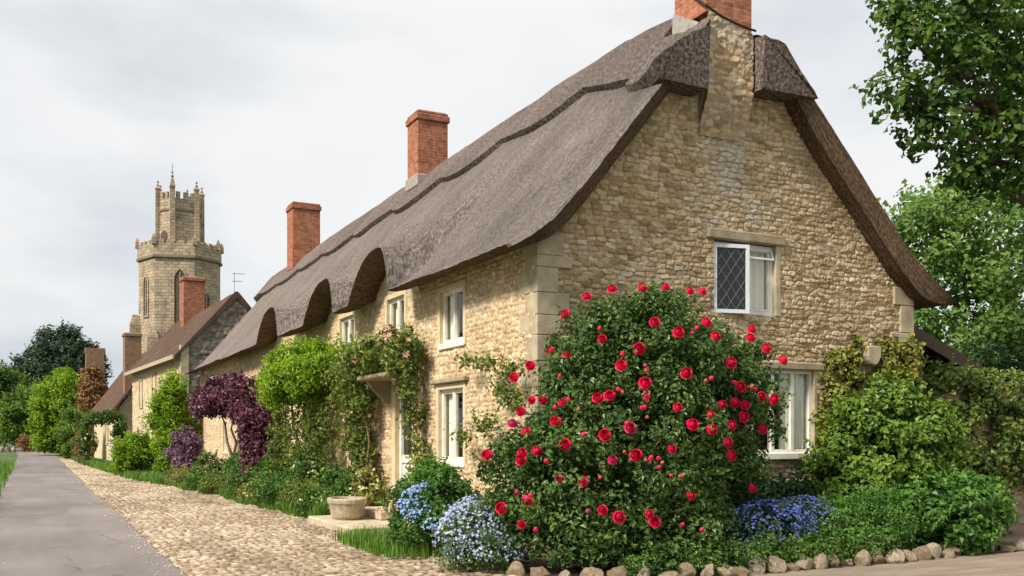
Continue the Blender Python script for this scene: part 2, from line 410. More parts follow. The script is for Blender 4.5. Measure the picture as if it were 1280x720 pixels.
P_pale = leaf_mat('pale_blue_petal', [(0, (.18, .30, .62)), (1, (.34, .46, .74))], .25, .6)
P_lav = leaf_mat('lavender_petal', [(0, (.20, .24, .42)), (.6, (.36, .40, .58)), (1, (.55, .58, .70))], .25, .6)
P_pink = leaf_mat('pink_petal', [(0, (.5, .22, .16)), (1, (.7, .42, .32))], .25, .6)
P_cream = leaf_mat('cream_petal', [(0, (.55, .5, .22)), (1, (.72, .66, .4))], .25, .6)
def petal_mat(name, a, b):
    m, nt, out = new_mat(name)
    ob = N(nt, 'ShaderNodeTexCoord').outputs['Object']
    c = ramp(nt, [(.3, a), (.7, b)], noise(nt, ob, 14, 3))
    p = finish(nt, out, c, .55, None, spec=.25); return m
P_red = petal_mat('crimson_petal', (.58, .008, .06), (.78, .022, .105))
P_rosepink = petal_mat('faded_pink_petal', (.50, .015, .10), (.60, .05, .16))
# ================================================================ THE LONG THATCHED COTTAGE
XF, YG, YE, XR = 6.04, 11.29, 39.6, 13.06       # front wall, gable wall, far end, rear wall
RX, RZ = 9.3, 8.33                               # ridge
px_ = np.array([5.48, 5.62, 5.85, 6.1, 6.6, 7.83, 8.8, 9.12, 9.3, 9.48, 9.8, 10.57, 11.57, 12.53, 13.1, 13.5, 13.82])
pz_ = np.array([4.09, 4.16, 4.31, 4.50, 5.07, 6.56, 7.74, 8.14, 8.33, 8.14, 7.72, 6.76, 5.72, 4.74, 4.28, 4.02, 3.84])
ARCH = [(16.85, 1.16, .84), (20.25, 1.2, .80), (25.2, 1.25, .80)]
def arch(y):
    a = 0 * y
    for c, hw, h in ARCH:
        s = (y - (c - .38 * hw)) / hw; s = np.where(s < 0, -s / .62, s / 1.38); t = np.clip(s, 0, 1)
        a = a + h * np.where(y < c - .38 * hw, 1 - t ** 4.5, 1 - t ** 2.1)
    return a
def roof_top(x, y):
    z = np.interp(x, px_, pz_)
    w = np.clip((x - 5.45) / 2.5, 0, 1); w = (1 - w) ** 1.25
    sw = 0 * y                                    # broad swells of the thatch running up from each eyebrow
    for c, hw, h in ARCH: sw = sw + np.exp(-((y - c - .1) / (hw * .95)) ** 2)
    z = z + arch(y) * w * np.where(x < RX, 1, 0) + sw * .16 * np.exp(-((x - 7.3) / .9) ** 2)
    z = z + .075 * (fbm(x * .9, y * .55, 5) - .5) + .11 * (vnoise(y * .28 + 3, x * .3, 9) - .5) * np.clip((x - 5.5) / 1, 0, 1)
    hip = 7.70 + np.clip(y - 10.7, 0, 9) * .18 - .24 * sstep(9.25, 9.6, x) * sstep(13.5, 12, y)
    return np.minimum(z, hip)
def roof_th(x):
    d = np.minimum(x - 5.48, 13.82 - x); return (.345 + .15 * np.clip((x - 9.3) / 1.5, 0, 1)) * np.clip(d / .85, 0, 1) ** .75
def roof_bot(x, y): return roof_top(x, y) - roof_th(x)

cottage = thing('thatched_cottage', 'long honey stone cottage with grey thatched roof and three brick chimneys beside the lane', 'cottage', (XF, YG, 0))

CH1 = (8.69, 9.54, 11.08, 11.86)
# ---- thatch
def thatch():
    ys = [10.93]; 
    while ys[-1] < YE - .05: ys.append(ys[-1] + .05 * max(1, ys[-1] / 16))
    ys[-1] = YE; ys = np.array(ys)
    xs = np.concatenate([np.linspace(5.48, 6.2, 16), np.linspace(6.25, 9.3, 62)[:-1], np.linspace(9.3, 13.82, 50)])
    Y, X = np.meshgrid(ys, xs, indexing='ij')
    Z = roof_top(X, Y)
    Z = Z + .016 * (fbm(X * 9, Y * 16, 2) - .5) * 2
    edge = np.minimum(Y - 10.93, YE - Y); Z = Z - .05 * (1 - np.clip(edge / .14, 0, 1)) ** 2     # combed, slightly rounded verge
    Zb = roof_bot(X, Y); Zb = np.where(roof_th(X) < .002, Z, Zb)
    lat = np.where(X > RX, 0, 1)
    wob = .025 * (fbm(X * 2, Y * 2, 31) - .5)
    ny, nx = X.shape
    Yv = Y.copy(); Yv[0] += .05 * (vnoise(X[0] * 3, X[0] * 0, 8) - .5); 
    Vt = np.stack([X + wob, Yv, Z], -1).reshape(-1, 3); und = np.where(X[0] > 9.5, .06, .13); Yb = Y.copy(); Yb[0] += und; Yb[1:3] += und * .8; Vb = np.stack([X + wob, Yb, Zb], -1).reshape(-1, 3)
    idx = np.arange(ny * nx).reshape(ny, nx); n = ny * nx
    cx0, cx1, cy0, cy1 = CH1
    hole = (.5 * (X[:-1, :-1] + X[1:, 1:]) > cx0 - .03) & (.5 * (X[:-1, :-1] + X[1:, 1:]) < cx1 + .03) & (Y[:-1, :-1] < cy1 - .05)
    def q(a): return np.stack([a[:-1, :-1], a[1:, :-1], a[1:, 1:], a[:-1, 1:]], -1)[~hole]
    F = [q(idx), q(idx + n)[:, ::-1]]
    for row in (0, ny - 1):
        a = idx[row]; f = np.stack([a[:-1], a[1:], a[1:] + n, a[:-1] + n], -1); F.append(f[~hole[0]] if row == 0 else f)
    for c in (0, nx - 1):
        a = idx[:, c]; F.append(np.stack([a[:-1], a[1:], a[1:] + n, a[:-1] + n], -1))
    sl = np.concatenate([[0], np.cumsum(np.hypot(np.diff(xs), np.diff(np.interp(xs, px_, pz_))))])
    U = np.stack([Y, np.broadcast_to(sl, Y.shape)], -1).reshape(-1, 2)
    Ub = U + [7.3, 0]; Ub[:nx, 0] += 0
    # the cut verge shows straw ends: give its lower rim its own texture offset
    UV = np.concatenate([U, Ub]); UV[n:n + nx, 0] = Y[0] + .4; UV[n + n - nx:, 0] = Y[-1] + .4
    o = np_mesh('thatched_roof', np.concatenate([Vt, Vb]), np.concatenate(F), M_thatch, cottage, uv=UV, smooth=True)
    o.data.materials.append(M_thatch_under); mi = np.ones(len(o.data.polygons), np.int32); mi[:len(F[0])] = 0; o.data.polygons.foreach_set('material_index', mi)
    return o
roof = thatch()
# keep the cut edges crisp
def sharpen(o, ang):
    bm = bmesh.new(); bm.from_mesh(o.data)
    for e in bm.edges:
        if len(e.link_faces) == 2 and e.calc_face_angle(0) > ang: e.smooth = False
    bm.to_mesh(o.data); bm.free()
sharpen(roof, R_(50))

# ---- ridge cap with its scalloped lower edge, and the two overhanging lobes round the gable chimney
def cap_w(y):
    s = .74 + .20 * np.abs(np.sin((y - 11.0) * math.pi / 3.3)) ** .7 + .03 * np.sin(y * 1.7)
    return s
def cap_section(y, n=22):
    wl = float(cap_w(np.array(y))); near = max(0, (14.6 - y) / 3.6)
    xl = RX - wl - .62 * near ** 1.5; xr = RX + wl + .22 * near
    xs = np.linspace(xl, xr, n); yy = np.full(n, y)
    zt = roof_top(xs, yy) + .17 + .03 * (vnoise(yy * .8, yy * 0, 7) - .5) + .012 * (vnoise(xs * 7, yy * 5, 3) - .5)
    pts = [(xs[0] + .13, y, zt[0] - .16)] + [(a, y, b) for a, b in zip(xs, zt)] + [(xs[-1] - .13, y, zt[-1] - .16), (RX, y, 6.9)]
    return pts
cap = MB(); secs = []; y = 11.95
while y < 41.2:
    secs.append(cap_section(min(y, 41.2))); y += .11 * max(1, y / 15)
secs.append(cap_section(41.2))
cap.loft(secs)
def lobe(side):
    secs = []
    for k, y in enumerate(np.linspace(10.84, 12.0, 10)):
        t = (y - 10.84) / 1.16; n = 11
        if side < 0: xo = 7.60 + .30 * t; xi = 8.57
        else: xo = 10.52 - .12 * t; xi = 9.56
        xs = np.linspace(xo, xi, n)
        zr = roof_top(xs, np.full(n, max(y, 10.95))) + .17
        u = np.linspace(0, 1, n)
        if side < 0: zh = 6.74 + .64 * np.sin(u * 1.2) / math.sin(1.2)
        else: zh = 6.78 + .66 * np.sin(u * 1.3) / math.sin(1.3)
        zt = zh * (1 - t) + np.minimum(zr, 7.85 if side < 0 else 7.68) * t
        zt = zt + .01 * np.sin(xs * 40 + y * 9)
        zb = 6.53 if side < 0 else 6.70
        inn = .0 if k else .05
        pts = [(xo + .12, y + inn, zb)] + [(a, y, b) for a, b in zip(xs, zt)] + [(xi, y + inn, zb - .02)]
        secs.append(pts)
    cap.loft(secs)
lobe(-1); lobe(1)
ridge_cap = cap.build('ridge_cap', M_thatch_ridge, roof, smooth=True); sharpen(ridge_cap, R_(38))

# ---- rubble walls as real relief
def rubble(name, mat, fmap, U, Z, mask, parent, ch=(.07, .13), sw=(.11, .32), relief=.03, seed=1, stain=None, joint=.02, tilt=.02, rough=.9):
    """roughly coursed rubble: blocky cells of a jittered running bond, each stone with its own size, face tilt and proudness"""
    gw, gh = .5 * (sw[0] + sw[1]), .5 * (ch[0] + ch[1])
    UU, ZZ = np.meshgrid(U, Z, indexing='ij')
    fu = UU + .020 * (vnoise(UU * 9, ZZ * 9, seed + 1) - .5) + .012 * (vnoise(UU * 22, ZZ * 22, seed + 2) - .5)
    fz = ZZ + .030 * (fbm(UU * .8, ZZ * .6, seed) - .5) + .016 * (vnoise(UU * 8, ZZ * 9, seed + 3) - .5) + .010 * (vnoise(UU * 24, ZZ * 24, seed + 4) - .5)
    qy = fz / gh; iy0 = np.floor(qy)
    f1 = np.full(UU.shape, 9.); f2 = f1.copy(); C = [np.zeros_like(UU) for _ in range(6)]
    for dy in (-1, 0, 1):
        iy = iy0 + dy; off = _h(iy, iy * 0 + 3, seed + 5); sc = .75 + .6 * _h(iy, iy * 0 + 9, seed + 6)
        qx = fu / (gw * sc) + off; ix0 = np.floor(qx)
        for dx in (-1, 0, 1):
            ix = ix0 + dx
            px = ix + .5 + .62 * (_h(ix, iy, seed + 7) - .5); py = iy + .5 + .34 * (_h(ix, iy, seed + 8) - .5)
            ex = (qx - px) * sc; ey = qy - py
            wgt = .20 * (_h(ix, iy, seed + 9) - .4)
            d = (np.abs(ex) ** 5 + np.abs(ey) ** 5) ** (1 / 5) - wgt
            m = d < f1
            f2 = np.where(m, f1, np.minimum(f2, d)); f1 = np.where(m, d, f1)
            for k, v in enumerate((_h(ix, iy, seed + 11), _h(ix, iy, seed + 12), _h(ix, iy, seed + 13), _h(ix, iy, seed + 14), ex, ey)): C[k] = np.where(m, v, C[k])
    e = (f2 - f1) * gh * .8
    j = joint * .5 * (.5 + vnoise(UU * 6, ZZ * 6, seed + 21))
    p = sstep(0, 1, (e - j * .3) / (j * .95))
    H = p * relief * (.35 + .75 * C[1]) + p * tilt * ((C[2] - .5) * 2.2 * C[4] + (C[3] - .45) * 2.2 * C[5])
    H += relief * rough * (.8 * (fbm(UU * 12, ZZ * 15, seed + 3, 4) - .5) - 1.2 * np.clip(vnoise(UU * 30, ZZ * 34, seed + 4) - .66, 0, 1))
    Mo = 1 - sstep(.1, .75, p); T = C[0]
    V = fmap(UU, H, ZZ).reshape(-1, 3)
    nu, nz = UU.shape; idx = np.arange(nu * nz).reshape(nu, nz)
    F = np.stack([idx[:-1, :-1], idx[1:, :-1], idx[1:, 1:], idx[:-1, 1:]], -1)
    cu = .5 * (UU[:-1, :-1] + UU[1:, 1:]); cz = .5 * (ZZ[:-1, :-1] + ZZ[1:, 1:])
    F = F[mask(cu, cz)]
    S = np.zeros_like(UU) if stain is None else stain(UU, ZZ)
    used = np.unique(F); re = np.full(nu * nz, -1); re[used] = np.arange(len(used))
    T = np.clip(T * .8 + .2 * fbm(UU * 1.5, ZZ * 2, seed + 40), 0, 1)
    return np_mesh(name, V[used], re[F], mat, parent, vattr={'tint': T.ravel()[used], 'mortar': (Mo * .8).ravel()[used], 'stain': S.ravel()[used]}, smooth=True)
def geo(a, b, s0, k):
    u = [a]
    while u[-1] < b: u.append(u[-1] + s0 * max(1, u[-1] / k))
    u[-1] = b; return np.array(u)

# openings: (u0,u1,z0,z1)
GW = [(8.97, 10.22, 3.42, 4.50), (9.66, 10.98, 1.30, 2.62)]
FWIN = [(13.62, 14.72, 3.05, 4.02), (13.62, 14.78, 1.15, 2.42), (16.25, 17.35, 3.1, 4.22), (19.25, 20.45, 3.15, 4.2), (23.2, 24.5, 3.1, 4.15), (27.2, 28.3, 2.85, 3.72),
        (21.2, 22.4, 1.1, 2.3), (25.8, 27.0, 1.1, 2.3), (33.6, 34.7, 1.0, 2.2), (33.4, 34.5, 2.9, 3.75)]
DOOR = (15.86, 16.86, .16, 2.42)
def outside(ops, u, z):
    k = np.ones(u.shape, bool)
    for a, b, c, d in ops: k &= ~((u > a) & (u < b) & (z > c) & (z < d))
    return k
GMAP = lambda u, d, z: np.stack([u, YG - d, z], -1)
FMAP = lambda u, d, z: np.stack([XF - d, u, z], -1)
def gstain(u, z):
    a = np.exp(-((u - 9.15 - .12 * (6.2 - z)) / (.34 + .12 * vnoise(z * 3, u, 3))) ** 4) * sstep(4.75, 5.6, z) * sstep(6.55, 6.2, z)
    b = np.exp(-(((u - 9.0) / .2) ** 2 + ((z - 4.72) / .10) ** 2)) + np.exp(-(((u - 9.75) / .15) ** 2 + ((z - 4.95) / .12) ** 2))
    return np.clip(a * (.1 + .9 * fbm(u * 7, z * 9, 4)) + .6 * b, 0, .75)
UG = np.arange(XF + .002, XR - .002, .0115); ZG = np.arange(.6, 7.6, .0115)
gable = rubble('gable_wall', M_gable, GMAP, UG, ZG, lambda u, z: (z < roof_bot(u, np.full(u.shape, YG)) + .12) & outside(GW, u, z) & ~((u > CH1[0]) & (u < CH1[1]) & (z > 6.2)), cottage,
               ch=(.055, .09), sw=(.10, .21), relief=.026, seed=3, stain=gstain, joint=.017, tilt=.014)
UF = geo(YG, YE, .017, 12.0); ZF = np.arange(-.1, 5.15, .019)
front = rubble('front_wall', M_front, FMAP, UF, ZF, lambda u, z: (z < roof_bot(np.full(u.shape, XF), u) + .1) & outside(FWIN + [DOOR], u, z), cottage,
               ch=(.055, .09), sw=(.09, .19), relief=.025, seed=8, joint=.019, tilt=.012)
b = MB().box(XR - .3, XR, YG + .05, YE, -.1, 4.3); b.build('rear_wall', M_pale, cottage)
b = MB().poly([(XF, YE, -.1), (XR, YE, -.1), (XR, YE, 4.3), (RX, YE, 8.1), (XF, YE, 4.35)], [(0, 1, 2, 3, 4)]); b.build('far_end_wall', M_lintel, cottage)
b = MB().box(XF + .25, XR - .35, YG + .25, YE - .1, .1, .16).box(XF + .25, XR - .35, YG + .25, YE - .1, 2.7, 2.8); b.build('floor_boards', M_darkwood, cottage)

# ---- dressed corner stones
def quoins(name, zs, flip, mat, yfun):
    m = MB(); k = 0
    for z0, z1 in zip(zs[:-1], zs[1:]):
        a, c = (.52, .30) if k % 2 == 0 else (.34, .46)
        a += random.uniform(-.05, .06); j = .003
        yfun(m, a, c, z0 + j, z1 - j, k); k += 1
    return m.build(name, mat, cottage)
def q_near(m, a, c, z0, z1, k): m.box(XF - .024, XF + a, YG - .042, YG + c, z0, z1, ch=.007)
def q_far(m, a, c, z0, z1, k): m.box(XR - a * .85, XR + .045, YG - .05, YG + c, z0, z1, ch=.012)
quoins('corner_stones', [0, .33, .62, .98, 1.3, 1.62, 1.98, 2.25, 2.6, 2.95, 3.22, 3.52, 3.86, 4.02, 4.3], 0, M_ashlar, q_near)
quoins('corner_stones', [0, .4, .8, 1.15, 1.6, 2.0, 2.3, 2.68, 2.95, 3.3, 3.75, 4.05], 0, M_ashlar, q_far)

# ---- windows
GM = lambda u, d, z: (u, YG - d, z)
FM = lambda u, d, z: (XF - d, u, z)
def ubox(mb, M, u0, u1, d0, d1, z0, z1, ch=0): return mb.box(u0, u1, d0, d1, z0, z1, M=M, ch=ch)
def lattice(mb, M, u0, u1, z0, z1, d, nu=3, nz=4, t=.006):
    """diamond lead cames clipped to the pane"""
    W, H = u1 - u0, z1 - z0; a, c = W / nu, H / nz
    for s in (1, -1):
        for k in range(-nz - 1, nu + nz + 1):
            # line u = u0 + (k + s*q) a, z = z0 + q c
            q0, q1 = 0, nz
            lo, hi = (0 - k) / s, (nu - k) / s
            lo, hi = min(lo, hi), max(lo, hi); q0 = max(q0, lo); q1 = min(q1, hi)
            if q1 - q0 < .05: continue
            p = [M(u0 + (k + s * q) * a, d, z0 + q * c) for q in (q0, q1)]
            mb.tube(p, t, 4)
def frame_ring(mb, M, u0, u1, d0, d1, z0, z1, t):
    ubox(mb, M, u0, u0 + t, d0, d1, z0, z1); ubox(mb, M, u1 - t, u1, d0, d1, z0, z1)
    ubox(mb, M, u0 + t, u1 - t, d0, d1, z0, z0 + t); ubox(mb, M, u0 + t, u1 - t, d0, d1, z1 - t, z1)
def curtain(M, u0, u1, z0, z1, d, parent, folds=9, amp=.02):
    n = folds * 8; us = np.linspace(u0, u1, n + 1); m = MB()
    for z_ in (z0, z1): m.v += [M(u, d + amp * math.sin(i / 8 * 2 * math.pi) + .006 * math.sin(i * .9), z_) for i, u in enumerate(us)]
    m.f += [(i, i + 1, n + 2 + i, n + 1 + i) for i in range(n)]
    return m.build('curtain', M_curtain, parent, smooth=True)
def front_window(op, sur=.08, detail=True, curtains=True, drip=False):
    u0, u1, z0, z1 = op; M = FM
    s = MB()                                             # dressed stone surround lining the opening
    ubox(s, M, u0 - .02, u0 + sur, -.24, .030, z0 - .03, z1 + .02, .008); ubox(s, M, u1 - sur, u1 + .02, -.24, .030, z0 - .03, z1 + .02, .008)
    ubox(s, M, u0 + sur + .002, u1 - sur - .002, -.24, .027, z1 - sur * .9, z1 + .02, .008)
    w = s.build('window', M_ashlar_warm, cottage)
    a0, a1, b0, b1 = u0 + sur, u1 - sur, z0 + .05, z1 - sur * .9
    f = MB(); frame_ring(f, M, a0, a1, -.10, -.04, b0, b1, .04)
    mid = (a0 + a1) / 2; ubox(f, M, mid - .032, mid + .032, -.095, -.032, b0 + .04, b1 - .04)
    if detail: frame_ring(f, M, a0 + .042, mid - .034, -.088, -.045, b0 + .042, b1 - .042, .022); frame_ring(f, M, mid + .034, a1 - .042, -.088, -.045, b0 + .042, b1 - .042, .022)
    f.build('window_frame', M_white, w)
    ubox(MB(), M, a0 + .02, a1 - .02, -.072, -.068, b0 + .02, b1 - .02).build('glass', M_glass, w)
    ubox(MB(), M, u0 + .02, u1 - .02, -.2, .045, z0 - .045, z0 + .048, .01).build('sill', M_white if detail else M_ashlar_warm, w)
    if curtains: curtain(M, a0 + .03, a0 + (a1 - a0) * .30, b0 + .03, b1 - .02, -.15, w, 3); curtain(M, a1 - (a1 - a0) * .46, a1 - .03, b0 + .03, b1 - .02, -.15, w, 5)
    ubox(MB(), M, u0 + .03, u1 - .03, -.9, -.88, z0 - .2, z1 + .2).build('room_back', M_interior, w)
    if drip: ubox(MB(), M, u0 - .12, u1 + .12, .0, .10, z1 + .03, z1 + .11, .015).build('drip_mould', M_lintel, w)
    return w
for i, op in enumerate(FWIN): front_window(op, .075 if i < 6 else .13, i < 4, True, i in (1,))

# gable windows
def gable_upper():
    u0, u1, z0, z1 = GW[0]; M = GM
    s = MB(); ubox(s, M, u0 - .02, u1 + .02, -.25, .005, z0 - .06, z0 + .005); ubox(s, M, u0 - .015, u0 + .012, -.25, .004, z0, z1); ubox(s, M, u1 - .075, u1 + .02, -.25, .03, z0 + .006, z1 - .006, .006)
    w = s.build('window', M_ashlar, cottage); w['label'] = 'upper gable window with its leaded left casement swung open'
    ubox(MB(), M, u0 - .13, u1 + .1, -.2, .075, z1 - .005, z1 + .15, .02).build('lintel', M_lintel, w)
    f = MB(); frame_ring(f, M, u0 + .015, u1 - .07, -.14, -.05, z0 + .01, z1 - .02, .06); mid = u0 + .56
    ubox(f, M, mid - .03, mid + .03, -.138, -.048, z0 + .07, z1 - .08); frame_ring(f, M, mid + .032, u1 - .135, -.10, -.055, z0 + .075, z1 - .085, .03)
    f.build('window_frame', M_white, w)
    ubox(MB(), M, mid + .04, u1 - .14, -.082, -.078, z0 + .08, z1 - .09).build('glass', M_glass, w)
    # open casement, hinged on the left, swung outwards
    an = R_(13); H = (u0 + .02, -.03)
    def C(u, d, z):
        x, y = u * math.cos(an) - d * math.sin(an), u * math.sin(an) + d * math.cos(an); return M(H[0] + x, H[1] + y, z)
    c = MB(); frame_ring(c, C, 0, .58, -.025, .025, z0 + .0, z1 - .06, .055)
    cs = c.build('casement', M_greyframe, w)
    ubox(MB(), C, .05, .53, -.004, .004, z0 + .05, z1 - .11).build('casement_glass', M_darkglass, w)
    l = MB(); lattice(l, C, .055, .525, z0 + .055, z1 - .115, .008, 3, 4, .005); l.build('leading', M_came, w)
    # tilted top vent over the fixed light
    an2 = R_(16); 
    def V(u, d, z):
        zz = z * math.cos(an2) - d * math.sin(an2); dd = -z * math.sin(an2) + d * math.cos(an2); return M(u, -.045 + dd, z1 - .07 + zz)
    t = MB(); frame_ring(t, V, mid + .03, u1 - .10, -.015, .02, -.16, 0, .026); t.build('top_vent', M_greyframe, w)
    curtain(M, mid - .05, u1 - .10, z0 + .06, z1 - .08, -.15, w, 5, .042)
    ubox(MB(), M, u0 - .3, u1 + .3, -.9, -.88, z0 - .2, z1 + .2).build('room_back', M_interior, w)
def dark_glass():
    m, nt, out = new_mat('dark_leaded_glass')
    finish(nt, out, (.012, .016, .015), .12, None, spec=.35); return m
M_darkglass = dark_glass()
gable_upper()
def gable_lower():
    u0, u1, z0, z1 = GW[1]; M = GM
    s = MB(); ubox(s, M, u0 - .02, u0 + .05, -.25, .006, z0, z1); ubox(s, M, u1 - .05, u1 + .02, -.25, .02, z0, z1, .006)
    w = s.build('window', M_ashlar, cottage); w['label'] = 'lower gable window with white curtain beside the rose bush'
    ubox(MB(), M, u0 - .12, u1 + .14, -.2, .05, z1 - .004, z1 + .12, .02).build('lintel', M_lintel, w)
    ubox(MB(), M, u0 - .06, u1 + .05, -.2, .085, z0 - .06, z0 + .045, .012).build('sill', M_white, w)
    f = MB(); frame_ring(f, M, u0 + .05, u1 - .05, -.12, -.04, z0 + .045, z1 - .004, .05)
    for k in (.36, .66): q = u0 + (u1 - u0) * k; ubox(f, M, q - .03, q + .03, -.118, -.035, z0 + .095, z1 - .054)
    f.build('window_frame', M_white, w)
    ubox(MB(), M, u0 + .08, u1 - .08, -.082, -.078, z0 + .08, z1 - .04).build('glass', M_glass, w)
    curtain(M, u0 + .70, u1 - .08, z0 + .08, z1 - .04, -.15, w, 5, .042)
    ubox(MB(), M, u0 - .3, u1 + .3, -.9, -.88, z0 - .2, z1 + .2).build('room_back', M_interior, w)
gable_lower()

# ---- door
def door():
    u0, u1, z0, z1 = DOOR; M = FM
    s = MB(); ubox(s, M, u0 - .12, u0 + .06, -.3, .035, z0, z1 + .1, .01); ubox(s, M, u1 - .06, u1 + .12, -.3, .035, z0, z1 + .1, .01); ubox(s, M, u0 + .062, u1 - .062, -.3, .033, z1 - .05, z1 + .1, .01)
    f = s.build('door_surround', M_ashlar_warm, cottage)
    d = MB(); ubox(d, M, u0 + .06, u1 - .06, -.16, -.11, z0, z1 - .05)
    frame_ring(d, M, u0 + .06, u1 - .06, -.109, -.06, z0 + .01, z1 - .05, .09)
    ubox(d, M, u0 + .152, u1 - .152, -.109, -.075, z0 + .95, z0 + 1.07)
    do = d.build('door', M_white, cottage)
    g = MB(); ubox(g, M, u0 + .17, u1 - .17, -.108, -.10, z0 + 1.1, z1 - .16); g.build('door_glass', M_darkglass, do)
    k = MB(); k.tube([M(u0 + .12, -.06, z0 + 1.0), M(u0 + .12, -.01, z0 + 1.0), M(u0 + .2, -.01, z0 + 1.0)], .012, 6); k.build('handle', M_metal, do)
door()
h = MB(); ubox(h, FM, 15.62, 17.3, -.1, .62, 2.62, 2.70, .02)
hood = h.build('porch_hood', M_lintel, cottage)
for u in (15.75, 17.05):
  h = MB(); h.poly([FM(u, 0, 2.2), FM(u, 0, 2.618), FM(u, .48, 2.618), FM(u, .40, 2.5), FM(u, .12, 2.22), FM(u + .1, 0, 2.2), FM(u + .1, 0, 2.618), FM(u + .1, .48, 2.618), FM(u + .1, .40, 2.5), FM(u + .1, .12, 2.22)],
                           [(0, 1, 2, 3, 4), (9, 8, 7, 6, 5), (0, 5, 6, 1), (1, 6, 7, 2), (2, 7, 8, 3), (3, 8, 9, 4), (4, 9, 5, 0)])
  h.build('bracket', M_lintel, hood)

# ---- chimneys
def stack(x0, x1, y0, y1, z0, z1, mat, parent, capn=3, name='chimney'):
    m = MB().box(x0, x1, y0, y1, z0, z1 - .26, ch=.012); c = m.build(name, mat, parent)
    m = MB().box(x0 - .045, x1 + .045, y0 - .045, y1 + .045, z1 - .262, z1 - .09, ch=.02).box(x0 - .01, x1 + .01, y0 - .01, y1 + .01, z1 - .092, z1, ch=.03)
    m.build('chimney_cap', M_brick2, c); return c
x0, x1, y0, y1 = CH1
m = MB(); 
bzl, bzr = 7.72, 7.50      # the brickwork starts on a sloping line
m.poly([(x0 + .01, y0 + .02, bzl), (x1 - .01, y0 + .02, bzr), (x1 - .01, y1, bzr), (x0 + .01, y1, bzl), (x0 + .01, y0 + .02, 9.5), (x1 - .01, y0 + .02, 9.5), (x1 - .01, y1, 9.5), (x0 + .01, y1, 9.5)],
       [(3, 2, 1, 0), (4, 5, 6, 7), (0, 1, 5, 4), (1, 2, 6, 5), (2, 3, 7, 6), (3, 0, 4, 7)])
ch1 = m.build('chimney', M_brick, cottage); ch1['label'] = 'gable end chimney of orange brick rising from a stone breast'
MB().box(x0 - .05, x1 + .05, y0 - .04, y1 + .05, 9.5, 9.7, ch=.02).build('chimney_cap', M_brick2, ch1)
def brst(u, z): return ((z < bzl - .22 * (u - x0) / (x1 - x0)))
rubble('chimney_breast', M_gable, lambda u, d, z: np.stack([u, y0 - .015 - d + (YG - .01 - y0) * sstep(6.62, 6.0, z), z], -1), np.arange(x0, x1 + .001, .0185), np.arange(5.98, 7.75, .0185), brst, cottage, relief=.022, seed=21, joint=.015, ch=(.055, .1), sw=(.09, .2),
       stain=lambda u, z: .35 * sstep(.4, .7, fbm(u * 2, z * 3, 66)) * np.ones_like(u))
MB().loft([[(x0 + .005, a, z), (x1 - .005, a, z), (x1 - .005, y1, z), (x0 + .005, y1, z)] for a, z in ((YG + .06, 6.05), (YG + .05, 6.1), (y0 + .07, 6.62), (y0 + .05, 7.5))]).build('chimney_core', M_gable_plain, cottage)
m = MB().poly([(x0 - .008, y0 + .18, 7.5), (x0 - .008, y1 + .02, 7.6), (x0 - .008, y1 + .02, 7.98), (x0 - .008, y0 + .18, 7.62), (x0 - .03, y0 + .18, 7.5), (x0 - .03, y1 + .02, 7.6)], [(0, 1, 2, 3), (3, 2, 5, 4), (4, 5, 1, 0), (0, 3, 4), (1, 5, 2)])
m.build('lead_flashing', M_lead, ch1)
# black cable slung round the stack
pts = []
for t in np.linspace(0, 1, 9): pts.append((x0 - .03, y1 - .1 - t * (y1 - y0 - .08), 8.5 - .72 * t ** .8))
for t in np.linspace(0.05, 1, 12): pts.append((x0 + t * (x1 - x0 + .03), y0 - .03, 7.78 - .20 * t ** .6 - .02 * math.sin(t * 3)))
MB().tube(pts, .017, 6).build('cable', M_cable, ch1)

c2 = stack(8.88, 9.72, 23.1, 23.85, 7.9, 10.0, M_brick, cottage); c2['label'] = 'middle chimney of orange brick on the thatched ridge'
MB().box(8.83, 9.77, 23.05, 23.9, 8.0, 8.34, ch=.03).build('lead_flashing', M_lead, c2)
c3 = stack(8.8, 9.85, 35.9, 36.8, 7.9, 10.42, M_brick, cottage); c3['label'] = 'far chimney of orange brick near the end of the thatched ridge'
